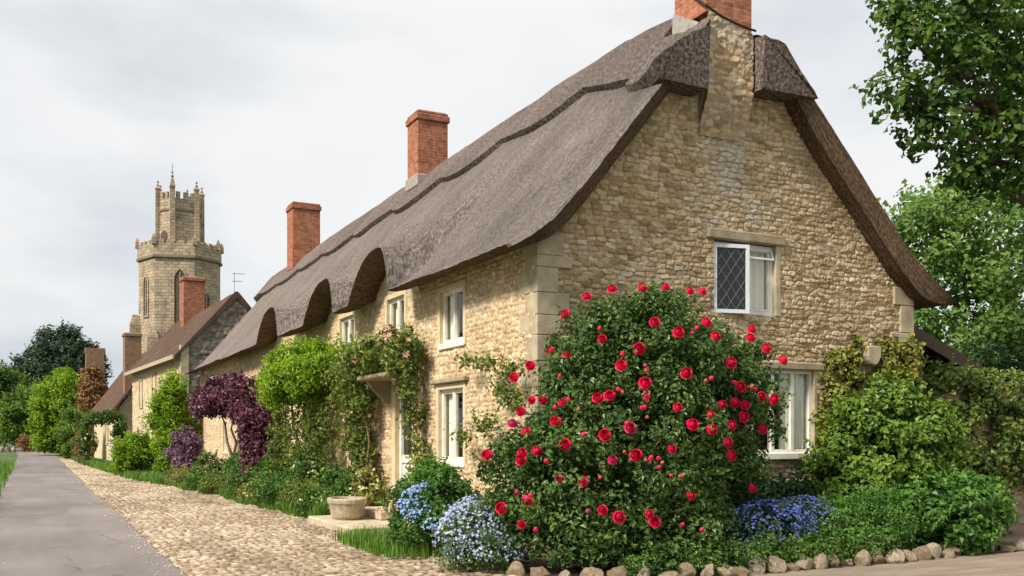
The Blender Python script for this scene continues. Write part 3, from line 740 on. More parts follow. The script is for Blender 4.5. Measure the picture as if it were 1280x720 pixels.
# ================================================================ GROUND, LANE, COBBLES
def ground_mat():
    m, nt, out = new_mat('meadow_ground'); ob = N(nt, 'ShaderNodeTexCoord').outputs['Object']
    c = ramp(nt, [(.35, (.035, .06, .016)), (.65, (.075, .11, .03))], noise(nt, ob, .6, 6)); finish(nt, out, c, .95, noise(nt, ob, 20), .6, .03); return m
def soil_mat():
    m, nt, out = new_mat('bed_soil'); ob = N(nt, 'ShaderNodeTexCoord').outputs['Object']
    c = ramp(nt, [(.35, (.03, .02, .012)), (.7, (.085, .058, .035))], noise(nt, ob, 7, 6, .7)); finish(nt, out, c, .95, noise(nt, ob, 25, 5), .9, .04); return m
def asphalt_mat():
    m, nt, out = new_mat('lane_asphalt'); ob = N(nt, 'ShaderNodeTexCoord').outputs['Object']
    a = noise(nt, ob, .35, 4, .6); b = noise(nt, ob, 60, 3, .7); e = noise(nt, mapping(nt, ob, (.9, .12, 1)), 1.2, 4, .6)
    c = ramp(nt, [(.3, (.135, .115, .108)), (.7, (.195, .168, .157))], a)
    c = mix(nt, c, ramp(nt, [(.35, (.78, .78, .78)), (.65, (1.12, 1.1, 1.08))], e), .8, 'MULTIPLY')
    c = mix(nt, c, ramp(nt, [(.3, (.7, .7, .7)), (.7, (1.25, 1.25, 1.25))], b), .6, 'MULTIPLY')
    # a few pale scuffs
    s = N(nt, 'ShaderNodeTexNoise'); s.inputs['Scale'].default_value = 2.2; s.inputs['Detail'].default_value = 6; nt.links.new(mapping(nt, ob, (1.5, .5, 1)), s.inputs['Vector'])
    c = mix(nt, c, (.24, .22, .21), ramp(nt, [(.66, (0, 0, 0)), (.75, (.5, .5, .5))], s.outputs['Fac']))
    # hairline cracks and mended patches
    vo = N(nt, 'ShaderNodeTexVoronoi', feature='DISTANCE_TO_EDGE'); vo.inputs['Scale'].default_value = .55
    wv = N(nt, 'ShaderNodeTexNoise'); wv.inputs['Scale'].default_value = 2.5; wv.inputs['Detail'].default_value = 5; nt.links.new(ob, wv.inputs['Vector'])
    va = N(nt, 'ShaderNodeVectorMath', operation='MULTIPLY_ADD'); va.inputs[1].default_value = (.5, .5, 0); nt.links.new(wv.outputs['Color'], va.inputs[0]); nt.links.new(ob, va.inputs[2]); nt.links.new(va.outputs[0], vo.inputs['Vector'])
    cr = ramp(nt, [(.0, (.55, .55, .55)), (.006, (.6, .6, .6)), (.016, (1, 1, 1))], vo.outputs['Distance'])
    c = mix(nt, c, cr, ramp(nt, [(.48, (0, 0, 0)), (.6, (.8, .8, .8))], noise(nt, ob, .5, 3)), 'MULTIPLY')
    pv = N(nt, 'ShaderNodeTexVoronoi', distance='CHEBYCHEV'); pv.inputs['Scale'].default_value = .30; nt.links.new(mapping(nt, va.outputs[0], (1, .5, 1)), pv.inputs['Vector'])
    sx_ = N(nt, 'ShaderNodeSeparateColor'); nt.links.new(pv.outputs['Color'], sx_.inputs[0])
    c = mix(nt, c, ramp(nt, [(.0, (.80, .80, .81)), (.25, (.82, .82, .83)), (.3, (1, 1, 1)), (.8, (1, 1, 1)), (.84, (1.1, 1.09, 1.07))], sx_.outputs[0]), .8, 'MULTIPLY')
    finish(nt, out, c, .8, b, .5, .012, .3); return m
def paving_mat():
    m, nt, out = new_mat('brown_paving'); ob = N(nt, 'ShaderNodeTexCoord').outputs['Object']
    a = noise(nt, mapping(nt, ob, (.8, 3.5, 1)), 1.3, 5, .6); b = noise(nt, ob, 30, 4, .7)
    c = ramp(nt, [(.3, (.15, .112, .082)), (.7, (.25, .195, .15))], a); c = mix(nt, c, ramp(nt, [(.3, (.7, .7, .7)), (.7, (1.2, 1.2, 1.2))], b), .6, 'MULTIPLY')
    finish(nt, out, c, .85, b, .5, .012, .3); return m
def sheet(name, pts, z, mat, n=None):
    me = bpy.data.meshes.new(name); me.from_pydata([(x, y, z) for x, y in pts], [], [tuple(range(len(pts)))]); me.update()
    o = link(name, me, mat); o['kind'] = 'structure'; return o
sheet('ground', [(-1500, -300), (1500, -300), (1500, 2500), (-1500, 2500)], -.03, ground_mat())
# the lane: right edge follows the cobbles, far end bends gently left
ys = [-6, 0, 10, 20, 30, 40, 55, 70, 90, 110, 130, 150, 175]
cx = [0, 0, 0, 0, 0, 0, 0, .1, .0, -.4, -1.6, -4, -9]
def rx(y): return 1.66 + .02 * math.sin(y * .35) + .008 * math.sin(y * 1.3)
right = []; left = []
for yy in np.concatenate([np.arange(-6, 60, 1.0), np.arange(60, 176, 4.0)]):
    b_ = float(np.interp(yy, ys, cx)); right.append((rx(yy) + b_ + .35 * max(0, (yy - 30) / 100), yy)); left.append((-.92 + b_ + .05 * math.sin(yy * .5), yy))
me = bpy.data.meshes.new('lane'); n = len(right)
me.from_pydata([(x, y, 0) for x, y in left] + [(x, y, 0) for x, y in right], [], [(i, n + i, n + i + 1, i + 1) for i in range(n - 1)]); me.update()
lane = link('road', me, asphalt_mat()); lane['kind'] = 'structure'
M_soil = soil_mat()
sheet('flower_bed', [(4.35, 10.6), (4.75, 9.6), (5.6, 8.95), (6.7, 8.72), (9, 8.72), (12.6, 8.72), (19, 9.3), (24, 9.5), (24, 11.5), (6.0, 11.5), (6.0, 66), (2.4, 66), (3.1, 38), (4.2, 26.5), (4.55, 17.4)], .012, M_soil)
sheet('path', [(3.0, -4), (30, -4), (30, 9.0), (19, 9.1), (12.6, 8.75), (6.5, 8.75), (5.2, 9.3), (3.0, 9.3)], .004, paving_mat())

def bedx(y): return np.interp(y, [5, 9.3, 10.3, 12, 17.4, 26.5, 38, 60, 90], [3.6, 4.75, 4.75, 4.85, 4.75, 4.4, 3.4, 2.75, 2.5])
def cobbles():
    U = np.arange(1.40, 5.25, .022); Vv = geo(4.5, 75, .026, 10.5)
    VV, UU = np.meshgrid(Vv, U, indexing='ij')
    g = .088; asp = 1.45
    qx = (UU + .03 * (vnoise(UU * 3, VV * 3, 2) - .5)) / (g * asp); qy = VV / g
    ix, iy = np.floor(qx), np.floor(qy)
    f1 = np.full(UU.shape, 9.); f2 = f1.copy(); idn = np.zeros_like(UU); tx = np.zeros_like(UU)
    for a in (-1, 0, 1):
        for b in (-1, 0, 1):
            cx_, cy_ = ix + a, iy + b
            dx = cx_ + .1 + .8 * _h(cx_, cy_, 1) - qx; dy = cy_ + .1 + .8 * _h(cx_, cy_, 2) - qy
            d = np.hypot(dx, dy * .95); m = d < f1
            f2 = np.where(m, f1, np.minimum(f2, d)); idn = np.where(m, _h(cx_, cy_, 3), idn); tx = np.where(m, _h(cx_, cy_, 4), tx); f1 = np.where(m, d, f1)
    e = f2 - f1; p = sstep(.03, .32, e)
    H = p * (.012 + .034 * idn) + .006 * (fbm(UU * 18, VV * 18, 5) - .5)
    rut = np.exp(-((UU - 2.55 - .25 * np.sin(VV * .12)) / .28) ** 2) * .012 + np.exp(-((UU - 3.9 + .015 * VV) / .25) ** 2) * .010
    H = H - rut + .022 * (fbm(UU * .7, VV * .5, 12) - .5) + .004
    dirt = np.clip((1 - sstep(.06, .34, e)) * .98, 0, 1)
    X = UU - .0 * VV
    lim_r = bedx(VV) + .12 * (vnoise(VV * 1.3, VV * 0, 3) - .5) + .25
    lim_l = 1.60 + .02 * np.sin(VV * .35) + .035 * (vnoise(VV * 4, VV * 0, 6) - .5) + .35 * np.clip((VV - 30) / 100, 0, 1)
    H = H * np.clip((X - lim_l) / .12, 0, 1) ** .6 + .006
    nu, nz = UU.shape; idx = np.arange(nu * nz).reshape(nu, nz)
    F = np.stack([idx[:-1, :-1], idx[1:, :-1], idx[1:, 1:], idx[:-1, 1:]], -1)
    c = (X > lim_l) & (X < lim_r); c = c[:-1, :-1] & c[1:, 1:]; F = F[c]
    Vx = np.stack([X, VV, H], -1).reshape(-1, 3); used = np.unique(F); re = np.full(nu * nz, -1); re[used] = np.arange(len(used))
    dirt = np.clip(dirt + .45 * sstep(.52, .68, fbm(UU * 1.6, VV * .45, 77, 4)) * (.3 + .7 * vnoise(UU * 30, VV * 30, 5)), 0, 1)
    T = np.clip(.75 * tx + .5 * fbm(UU * .8, VV * .6, 33) - .12, 0, 1)
    o = np_mesh('cobbles', Vx[used], re[F], M_cobble, vattr={'tint': T.ravel()[used], 'mortar': dirt.ravel()[used], 'stain': np.zeros(len(used))}, smooth=True)
    o['kind'] = 'structure'
cobbles()
def grit():
    """loose chippings and crumbs along the tarmac edge, one mesh"""
    n = 2600; y = 5 + 45 * rng.random(n) ** 1.7; x = np.array([rx(v) for v in y]) - np.abs(rng.normal(size=n)) * .22 + .05; s = .006 + .014 * rng.random(n) ** 2
    lx = rng.random(n) < .3; x = np.where(lx, -.9 + np.abs(rng.normal(size=n)) * .2, x)
    O = np.array([(1, 0, 0), (0, 1, 0), (-1, 0, 0), (0, -1, 0), (.2, .1, .8), (0, 0, -.4)]); V = np.stack([x, y, s * .3 + .001], 1)[:, None, :] + O[None] * s[:, None, None] * (.7 + .6 * rng.random((n, 6, 1)))
    T = np.array([(0, 1, 4), (1, 2, 4), (2, 3, 4), (3, 0, 4), (1, 0, 5), (2, 1, 5), (3, 2, 5), (0, 3, 5)]); F = (np.arange(n)[:, None, None] * 6 + T[None]).reshape(-1, 3)
    o = np_mesh('loose_grit', V.reshape(-1, 3), F, M_step); o['kind'] = 'stuff'; o['label'] = 'loose pale grit scattered along the edge of the lane'; o['category'] = 'grit'
grit()

# edging rocks of the gable bed: each its own stone
def rock_mesh(seed):
    r = np.random.default_rng(seed); bm = bmesh.new(); bmesh.ops.create_icosphere(bm, subdivisions=4, radius=1)
    k = r.normal(size=(7, 3)); ph = r.random(7) * 6
    cuts = [(v / np.linalg.norm(v), r.uniform(.52, .85)) for v in r.normal(size=(12, 3))]
    for v in bm.verts:
        p = np.array(v.co)
        for n_, d_ in cuts:
            e = p @ n_ - d_
            if e > 0: p = p - n_ * e * .97
        q = p * (1 + .05 * sum(math.sin(3.2 * p @ k[i] + ph[i]) for i in range(7)) / 2 + .02 * sum(math.sin(11 * p @ k[i] + ph[i]) for i in range(7)) / 2)
        v.co = q
    me = bpy.data.meshes.new('rock'); bm.to_mesh(me); bm.free()
    for p in me.polygons: p.use_smooth = True
    me.materials.append(M_edge[seed % 3]); return me
M_edge = [plain('edge_rock_a', (.46, .36, .25), (.24, .17, .10), .95, 3.5, 1, .03), plain('edge_rock_b', (.37, .28, .18), (.17, .12, .07), .95, 4.5, 1, .03), plain('edge_rock_c', (.52, .44, .33), (.29, .22, .14), .95, 4, 1, .03)]
rocks = [rock_mesh(s) for s in range(9)]
edge = [(4.86, 9.62), (5.06, 9.4), (5.28, 9.22), (5.52, 9.06), (5.78, 8.92), (6.05, 8.82), (6.32, 8.76), (6.58, 8.72), (6.82, 8.7), (7.06, 8.69), (7.3, 8.7), (7.55, 8.71), (7.8, 8.7), (8.06, 8.7), (8.28, 8.72), (8.5, 8.7), (8.74, 8.71), (8.96, 8.72), (9.2, 8.70), (9.46, 8.70), (9.76, 8.69), (10.04, 8.7), (10.3, 8.74), (10.56, 8.74), (10.8, 8.76), (11.05, 8.8), (11.4, 8.85), (11.75, 8.86), (12.1, 8.84), (12.42, 8.82), (12.7, 8.84), (13.0, 8.86)]
for i, (x, y) in enumerate(edge):
    o = bpy.data.objects.new('edging_rock', rocks[i % 9]); COL.objects.link(o)
    w = .125 + .045 * math.sin(i * 2.3); h = .135 + .04 * math.sin(i * 1.7 + 1)
    big = 1.0 if 17 < i < 23 else .84
    o.location = (x, y + .03 * math.sin(i * 3.1), h * .45 * big); o.scale = (w * 1.08 * big, .13, h * big); o.rotation_euler = (random.uniform(-.12, .12), random.uniform(-.12, .12), random.uniform(-.5, .5))
    lab = 'rough honey limestone rock edging the bed under the rose bush' if i < 13 else 'rough limestone rock edging the bed below the blue flowers' if i < 18 else 'pale bulging limestone rock edging the bed before the low green mound' if i < 23 else 'brown limestone rock at the foot of the low leafy shrub' if i < 27 else 'upright limestone rock at the right end of the bed edging'
    tag(o, lab, 'rock', 'edging rocks along the gable bed')

# steps and stone trough before the door
t = thing('doorstep', 'worn pale stone doorstep under the porch carrying a trough', 'step', (5.2, 15.9, 0))
MB().box(4.5, XF - .03, 14.62, 17.25, .012, .15, ch=.02).build('lower_step', M_step, t)
MB().box(5.35, XF - .03, 15.7, 17.0, .15, .30, ch=.02).build('upper_step', M_step, t)
tr = thing('stone_trough', 'rounded weathered stone trough standing on the doorstep', 'trough', (4.95, 16.3, .152))
def ring(a, b, z, n=28): return [(4.95 + a * math.cos(2 * math.pi * k / n), 16.3 + b * math.sin(2 * math.pi * k / n) * 1.0, z) for k in range(n)]
m = MB(); m.loft([ring(.24, .30, .152), ring(.27, .34, .20), ring(.31, .40, .40), ring(.335, .43, .44), ring(.34, .435, .50), ring(.325, .42, .52), ring(.27, .365, .515), ring(.25, .345, .44)]); m.build('bowl', M_trough, tr, smooth=False)
MB().loft([ring(.25, .345, .441), ring(.2, .3, .47)]).build('soil', M_soil, tr)

# ================================================================ CAMERA, SKY, SUN
cd = bpy.data.cameras.new('camera'); cam = bpy.data.objects.new('camera', cd); COL.objects.link(cam)
cam.location = (0, 0, EYE); cam.rotation_euler = (R_(90), 0, -YAW)
cd.sensor_width = 36; cd.lens = 36 * 1200 / 1280; cd.shift_y = (545 - 360) / 1280; cd.clip_end = 6000; cd.clip_start = .05
scene.camera = cam
SUN_AZ, SUN_EL = R_(-104), R_(43)     # azimuth from +Y towards +X
sd = bpy.data.lights.new('sun', 'SUN'); sun = bpy.data.objects.new('sun', sd); COL.objects.link(sun)
sd.energy = 4.4; sd.angle = R_(11); sd.color = (1, .93, .82)
d = Vector((math.sin(SUN_AZ) * math.cos(SUN_EL), math.cos(SUN_AZ) * math.cos(SUN_EL), math.sin(SUN_EL)))
sun.rotation_euler = d.to_track_quat('Z', 'Y').to_euler(); sun.location = (-20, -5, 30)
w = bpy.data.worlds.new('World'); scene.world = w; w.use_nodes = True; nt = w.node_tree; nt.nodes.clear()
out = nt.nodes.new('ShaderNodeOutputWorld'); bg = nt.nodes.new('ShaderNodeBackground'); bg.inputs['Strength'].default_value = .1
sk = N(nt, 'ShaderNodeTexSky', sky_type='NISHITA', sun_disc=False, sun_elevation=SUN_EL, sun_rotation=SUN_AZ)
tc = N(nt, 'ShaderNodeTexCoord').outputs['Generated']
n1 = noise(nt, mapping(nt, tc, (1.1, 1.1, 2.6), (0, 0, .6)), 1.55, 6, .52); n2 = noise(nt, mapping(nt, tc, (1, 1, 2.0), (.3, 0, 2.2)), 2.4, 5, .5)
cl = ramp(nt, [(.37, (3.35, 3.72, 4.12)), (.48, (5.0, 5.25, 5.5)), (.58, (6.2, 6.25, 6.32))], n1)
cover = ramp(nt, [(.30, (.86, .86, .86)), (.55, (1, 1, 1))], n2)
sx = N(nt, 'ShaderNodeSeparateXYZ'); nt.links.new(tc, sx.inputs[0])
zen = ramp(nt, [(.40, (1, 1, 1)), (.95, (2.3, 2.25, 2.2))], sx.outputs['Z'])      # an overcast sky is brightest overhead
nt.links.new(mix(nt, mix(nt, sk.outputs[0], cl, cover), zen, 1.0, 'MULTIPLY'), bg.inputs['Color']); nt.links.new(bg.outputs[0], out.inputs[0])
vs = scene.view_settings; vs.view_transform = 'Standard'; vs.look = 'None'; vs.exposure = 0.55; vs.gamma = 1; vs.use_curve_mapping = False
# ================================================================ THE ROSE BUSH
def out_of_house(P):
    return ~((P[:, 0] > XF - .03) & (P[:, 0] < XR + .03) & (P[:, 1] > YG - .05) & (P[:, 1] < YE))
def stems(name, parent, base, tips, r0, mat, wig=.12, n=6, r1=.25):
    m = MB(); base = np.array(base, float)
    for tp in tips:
        tp = np.array(tp, float); L = np.linalg.norm(tp - base); pts = []
        b0 = base + np.array([random.uniform(-1, 1), random.uniform(-1, 1), 0]) * r0 * 1.5
        for k in range(n + 1):
            t = k / n; p = b0 + (tp - b0) * t; p[2] = b0[2] + (tp[2] - b0[2]) * (t ** .85)
            if 0 < k < n: p = p + np.array([random.uniform(-1, 1), random.uniform(-1, 1), random.uniform(-.4, .4)]) * wig * L * .25
            pts.append(p)
        m.tube(pts, [r0 * (1 - (1 - r1) * k / n) for k in range(n + 1)], 6)
    return m.build(name, mat, parent, smooth=True)

rose = thing('rose_bush', 'large domed rose bush covered in crimson blooms against the gable corner', 'rose bush', (6.75, 9.95, 0))
RE = [(6.75, 10.0, 1.45, 1.15, 1.0, 1.35), (6.35, 9.85, .85, 1.15, .85, .80), (7.15, 10.05, 2.35, .95, .9, .95), (6.85, 10.0, 2.75, .68, .7, .60), (7.75, 10.15, 1.95, .85, .8, .95), (7.6, 10.1, 1.05, .85, .8, .62),
      (5.75, 10.05, 1.25, .62, .7, .72), (5.5, 9.9, .7, .55, .6, .58), (6.2, 10.2, 2.1, .55, .6, .65), (8.15, 10.35, 2.2, .50, .6, .48), (8.42, 9.98, 2.12, .44, .55, .72), (6.6, 9.55, .42, 1.0, .6, .45), (5.75, 9.65, .4, .65, .5, .42), (7.3, 9.6, .42, .6, .5, .42), (5.02, 10.1, 1.25, .3, .4, .40), (5.15, 10.0, .7, .4, .4, .5), (8.2, 10.05, 1.25, .5, .5, .5), (6.3, 10.2, 2.75, .5, .55, .42)]
foliage('foliage', RE, 68000, .062, L_rose, rose, ss=.19, up=.3, fill=.3, inside=out_of_house)
stems('branches', rose, (6.8, 10.1, .01), [(6.2, 9.7, 1.9), (6.7, 9.4, 1.6), (7.3, 9.6, 2.2), (7.8, 9.9, 1.8), (5.7, 9.9, 1.5), (7.0, 10.1, 3.0), (8.0, 10.2, 2.3), (6.5, 9.3, 1.0), (7.4, 9.4, .9)], .03, M_vinewood)
# loose sprays that break the outline, over the front wall corner
sp = [(5.62, 11.15, 2.05, .13, .28, .22), (5.75, 11.5, 2.45, .1, .35, .16), (5.72, 12.2, 2.62, .1, .40, .13), (5.74, 12.9, 2.70, .08, .3, .11), (5.78, 12.4, 1.75, .08, .45, .14), (5.74, 13.1, 1.6, .08, .25, .14), (5.8, 11.9, 2.2, .07, .3, .2)]
foliage('spray', sp, 1150, .062, L_vine, rose, ss=.17, up=.2, fill=.5, inside=out_of_house)
def rose_bloom(seed, mat):
    r = np.random.default_rng(seed); V = []; F = []
    for L, (cnt, r0, r1, h, curl, half) in enumerate([(4, .040, .004, .088, .0, .95), (5, .058, .026, .084, .0, .85), (6, .074, .052, .074, .0, .8), (7, .078, .084, .056, .006, .72), (7, .070, .100, .028, .014, .70), (8, .050, .104, .002, .014, .6)]):
        for k in range(cnt):
            a0 = 2 * math.pi * (k + .5 * (L % 2)) / cnt + r.uniform(-.15, .15); g = r.uniform(.9, 1.12); b = len(V)
            for i in range(4):
                t = i / 3
                for j in range(5):
                    q = (j - 2) / 2; wd = half * (.55 + .6 * t - .35 * t * t * abs(q)); an = a0 + q * wd
                    rr = (r0 + (r1 - r0) * t ** .8 + curl * max(0, t - .55) * 1.2) * g * (1 - .06 * q * q)
                    zz = -.02 + (h + .02) * t - curl * max(0, t - .6) * 1.6 - .012 * q * q * t + .004 * math.sin(5 * q + k)
                    V.append((rr * math.cos(an), rr * math.sin(an), zz))
            for i in range(3):
                for j in range(4): F.append((b + i * 5 + j, b + i * 5 + j + 1, b + i * 5 + 6 + j, b + i * 5 + 5 + j))
    me = bpy.data.meshes.new('rose_bloom'); me.from_pydata(V, [], F); me.update()
    for p in me.polygons: p.use_smooth = True
    me.materials.append(mat); return me
BL = [rose_bloom(1, P_red), rose_bloom(2, P_red), rose_bloom(3, P_red), rose_bloom(4, P_rosepink)]
def surf(px, py, E, grow=1.0):
    d = np.array([*(FW + RT * (px - 640) / 1200), (545 - py) / 1200]); o = np.array([0, 0, EYE]); best = None
    for e in np.array(E):
        c, r = e[:3], e[3:] * grow; A = d / r; B = (o - c) / r; a, b, cc = A @ A, 2 * A @ B, B @ B - 1; D = b * b - 4 * a * cc
        if D > 0:
            t = (-b - math.sqrt(D)) / (2 * a)
            if best is None or t < best[0]: p = o + d * t; best = (t, p, (p - c) / r ** 2)
    if best is None: return None
    return best[1], best[2] / np.linalg.norm(best[2])
# the big open blooms, as they sit over the bush (columns and rows of the picture), with a size factor
Z7 = [(285,110,1),(331,71,.9),(394,52,1),(461,50,1.1),(487,125,1),(543,150,1.25),(605,128,.9),(625,160,1),(455,180,1.35),(411,230,1.2),(465,270,1.4),(560,240,1.25),(660,218,1.2),(715,168,1),(718,148,.9),(747,190,1),(782,214,1.05),(205,228,1),(169,255,1.05),(182,340,1),(257,362,1.1),(152,373,1),(177,390,.9),(359,303,1.1),(385,298,1.05),(375,387,1.3),(432,372,1.1),(571,364,1.3),(538,325,.7),(614,375,1.15),(659,365,1.1),(692,342,1.1),(668,306,1.1),(695,316,.9),(684,275,1.15),(740,295,.9),(765,302,1.1),(732,369,1.25),(650,405,1.1),(658,434,1.2),(278,413,1.2),(444,434,1.35),(199,429,1),(169,447,1.05),(102,436,1.1),(133,560,1.15),(200,550,.95),(388,453,.75),(321,500,.9),(270,495,.7),(403,577,1.3),(365,562,.75),(485,598,1.15),(470,570,.6),(104,667,.7),(175,595,.5),(237,303,.8),(212,303,.7),(272,322,.6),(568,57,.8),(597,58,.7),(512,48,.6),(365,160,.7),(288,203,.7),(255,186,.8),(640,310,.7),(612,340,.5),(710,510,.6),(565,530,.7),(525,420,.5),(172,432,.7)]
for i, (x, y, s) in enumerate(Z7):
    hit = None
    for g in (1.04, 1.1, 1.18, 1.3, 1.5):
        hit = surf(560 + x * .5276, 340 + y * .5276, RE, g)
        if hit: break
    if not hit: continue
    p, n_ = hit
    o = bpy.data.objects.new('rose_bloom', BL[3 if i in (21, 26, 47, 49) else i % 3]); COL.objects.link(o); o.parent = rose; ORG[o.name] = ORG['rose_bush']
    o.location = Vector(p - ORG['rose_bush'] + n_ * .065); dirv = Vector(n_ * .8 + np.array([-.30, -.55, .25])).normalized()
    o.rotation_euler = dirv.to_track_quat('Z', 'Y').to_euler(); o.rotation_euler.rotate_axis('Z', random.uniform(0, 6)); s = .55 + .45 * s; o.scale = [s * .57, s * .57, s * .68]

# buds and half-blown or fading heads in small clusters between the big blooms
def bud_mesh(seed, mat):
    r = np.random.default_rng(seed); m = MB(); secs = []
    for t in np.linspace(0, 1, 7):
        rad = .034 * math.sin(math.pi * (.12 + .80 * t)) * (1 + .2 * (t < .5)); secs.append([(rad * (1 + .18 * math.cos(3 * k * .898 + 4 * t)) * math.cos(k * .898), rad * (1 + .18 * math.cos(3 * k * .898 + 4 * t)) * math.sin(k * .898), -.02 + .085 * t) for k in range(7)])
    m.loft(secs); me = bpy.data.meshes.new('rose_bud'); me.from_pydata(m.v, [], m.f); me.update()
    for p in me.polygons: p.use_smooth = True
    me.materials.append(mat); return me
BD = [bud_mesh(1, P_red), bud_mesh(2, P_red), bud_mesh(3, P_rosepink), bud_mesh(4, petal_mat('faded_salmon_petal', (.42, .07, .05), (.52, .15, .09)))]
rb = random.Random(5); nb_ = 0
for k in range(400):
    if nb_ >= 55: break
    hit = surf(rb.uniform(605, 975), rb.uniform(375, 670), RE, 1.03)
    if not hit: continue
    for q in range(rb.choice((1, 1, 2, 3))):
        p, n_ = hit; p = p + np.array([rb.uniform(-.07, .07), rb.uniform(-.04, .04), rb.uniform(-.06, .06)]) * (q > 0)
        o = bpy.data.objects.new('rose_bud', BD[rb.choice((0, 0, 1, 1, 2, 3))]); COL.objects.link(o); o.parent = rose; ORG[o.name] = ORG['rose_bush']
        o.location = Vector(p - ORG['rose_bush'] + n_ * .05); o.rotation_euler = Vector(n_ * .5 + np.array([rb.uniform(-.5, .5), -.3, .6])).normalized().to_track_quat('Z', 'Y').to_euler(); z_ = rb.uniform(.5, .85); o.scale = (z_, z_, z_); nb_ += 1

# ================================================================ GABLE BED
def plant(name, label, cat, base, ells, n, leaf, mat, group=None, trunk=None, tmat=None, aspect=.6, ss=.2, **k):
    t = thing(name, label, cat, (*base, .0) if len(base) == 2 else base, group)
    foliage('foliage', ells, n, leaf, mat, t, aspect=aspect, ss=ss, **k)
    if trunk: stems('stems', t, (*base, .0) if len(base) == 2 else base, trunk, k.get('tr', .02), tmat or M_vinewood)
    return t
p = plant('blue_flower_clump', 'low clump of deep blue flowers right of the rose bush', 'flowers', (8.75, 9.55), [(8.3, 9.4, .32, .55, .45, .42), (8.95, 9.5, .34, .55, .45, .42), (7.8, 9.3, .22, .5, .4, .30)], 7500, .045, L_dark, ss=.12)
f = scatter_flowers('flowers', [(8.35, 9.4, .36, .75, .45, .44), (9.0, 9.5, .38, .6, .45, .44)], 1700, .042, P_blue, p, low=.25); f['kind'] = 'stuff'
plant('leafy_ground_cover', 'dark green creeping plant beneath the deep blue flowers', 'plant', (7.9, 9.0), [(7.2, 8.95, .12, .6, .28, .22), (8.1, 8.98, .12, .6, .28, .24), (8.9, 9.0, .14, .5, .28, .24), (6.5, 9.0, .12, .5, .3, .26), (7.5, 8.78, .12, .35, .16, .18), (8.6, 8.78, .14, .4, .15, .18), (6.2, 8.88, .12, .3, .16, .18), (9.5, 8.8, .16, .4, .14, .18)], 11000, .045, L_mid, ss=.1)
plant('green_mound', 'low bright green mounded plant beside the deep blue flowers', 'plant', (9.75, 9.2), [(9.55, 9.25, .34, .55, .42, .48), (10.1, 9.3, .40, .5, .45, .50), (9.2, 9.15, .2, .45, .35, .32)], 12000, .042, L_low, ss=.13, fill=.2)
plant('leafy_shrub', 'rounded low shrub of broad green leaves at the right bed edging', 'shrub', (11.4, 9.2), [(11.1, 9.2, .5, .6, .5, .5), (11.75, 9.25, .55, .55, .5, .48), (11.4, 9.3, .75, .45, .4, .30), (11.35, 9.0, .25, .5, .3, .25)], 9500, .085, L_low, ss=.17, trunk=[(11.1, 9.1, .7), (11.7, 9.2, .8)], aspect=.7)
plant('bright_shrub', 'dense yellow green leafed shrub in front of the gable creeper', 'shrub', (11.3, 10.25), [(11.0, 10.3, 1.2, .85, .6, .95), (11.7, 10.2, 1.35, .8, .6, .9), (10.75, 10.2, .7, .7, .55, .6), (12.2, 10.35, 1.0, .6, .55, .85), (11.4, 10.3, 1.9, .6, .5, .45)], 26000, .085, L_shrub, ss=.2, trunk=[(11, 10.2, 1.5), (11.7, 10.2, 1.8), (12.1, 10.3, 1.4)], aspect=.72)
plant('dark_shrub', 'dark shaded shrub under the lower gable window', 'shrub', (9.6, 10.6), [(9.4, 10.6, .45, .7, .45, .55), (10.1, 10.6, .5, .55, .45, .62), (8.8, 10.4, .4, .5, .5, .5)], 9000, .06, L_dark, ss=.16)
cr = thing('wall_creeper', 'yellowing creeper climbing the right corner of the gable', 'creeper', (12.1, YG - .05, 0))
CE = [(12.3, YG - .02, 2.6, .75, .16, .55), (11.5, YG - .02, 2.5, .45, .13, .55), (12.75, YG - .05, 2.3, .45, .2, .8), (11.35, YG - .02, 1.7, .35, .16, .7), (12.0, YG - .02, 1.9, .6, .18, .6), (12.9, YG - .05, 2.95, .25, .12, .25), (11.8, YG, 2.95, .5, .1, .18)]
def no_plaque(P): return (P[:, 1] < YG - .02) & ~((np.abs(P[:, 0] - 12.02) < .17) & (P[:, 2] > 2.60) & (P[:, 1] > YG - .30))
foliage('foliage', CE, 13000, .085, L_creeper, cr, ss=.15, up=.0, fill=.1, aspect=.75, inside=no_plaque)
stems('stems', cr, (12.2, YG - .08, 0), [(12.4, YG - .05, 2.8), (11.5, YG - .05, 2.5), (12.8, YG - .05, 2.7)], .02, M_vinewood)
# shield-shaped stone on the gable
m = MB(); ol = []
for k in range(7): a = math.pi * k / 6; ol.append((12.02 + .155 * math.cos(a), 3.02 + .02 * math.sin(a)))
for k in range(1, 9): a = math.pi + math.pi * k / 9; ol.append((12.02 + .155 * math.cos(a) * (1 - .12 * math.sin(k / 9 * math.pi)), 2.96 + .24 * math.sin(a)))
m.loft([[(x, YG - .0, z) for x, z in ol], [(x, YG - .20, z) for x, z in ol], [(12.02 + (x - 12.02) * .9, YG - .22, 2.9 + (z - 2.9) * .9) for x, z in ol]])
tag(m.build('wall_plaque', M_ashlar, None, (12.02, YG, 2.7)), 'small shield shaped stone plaque on the gable above the creeper', 'plaque')
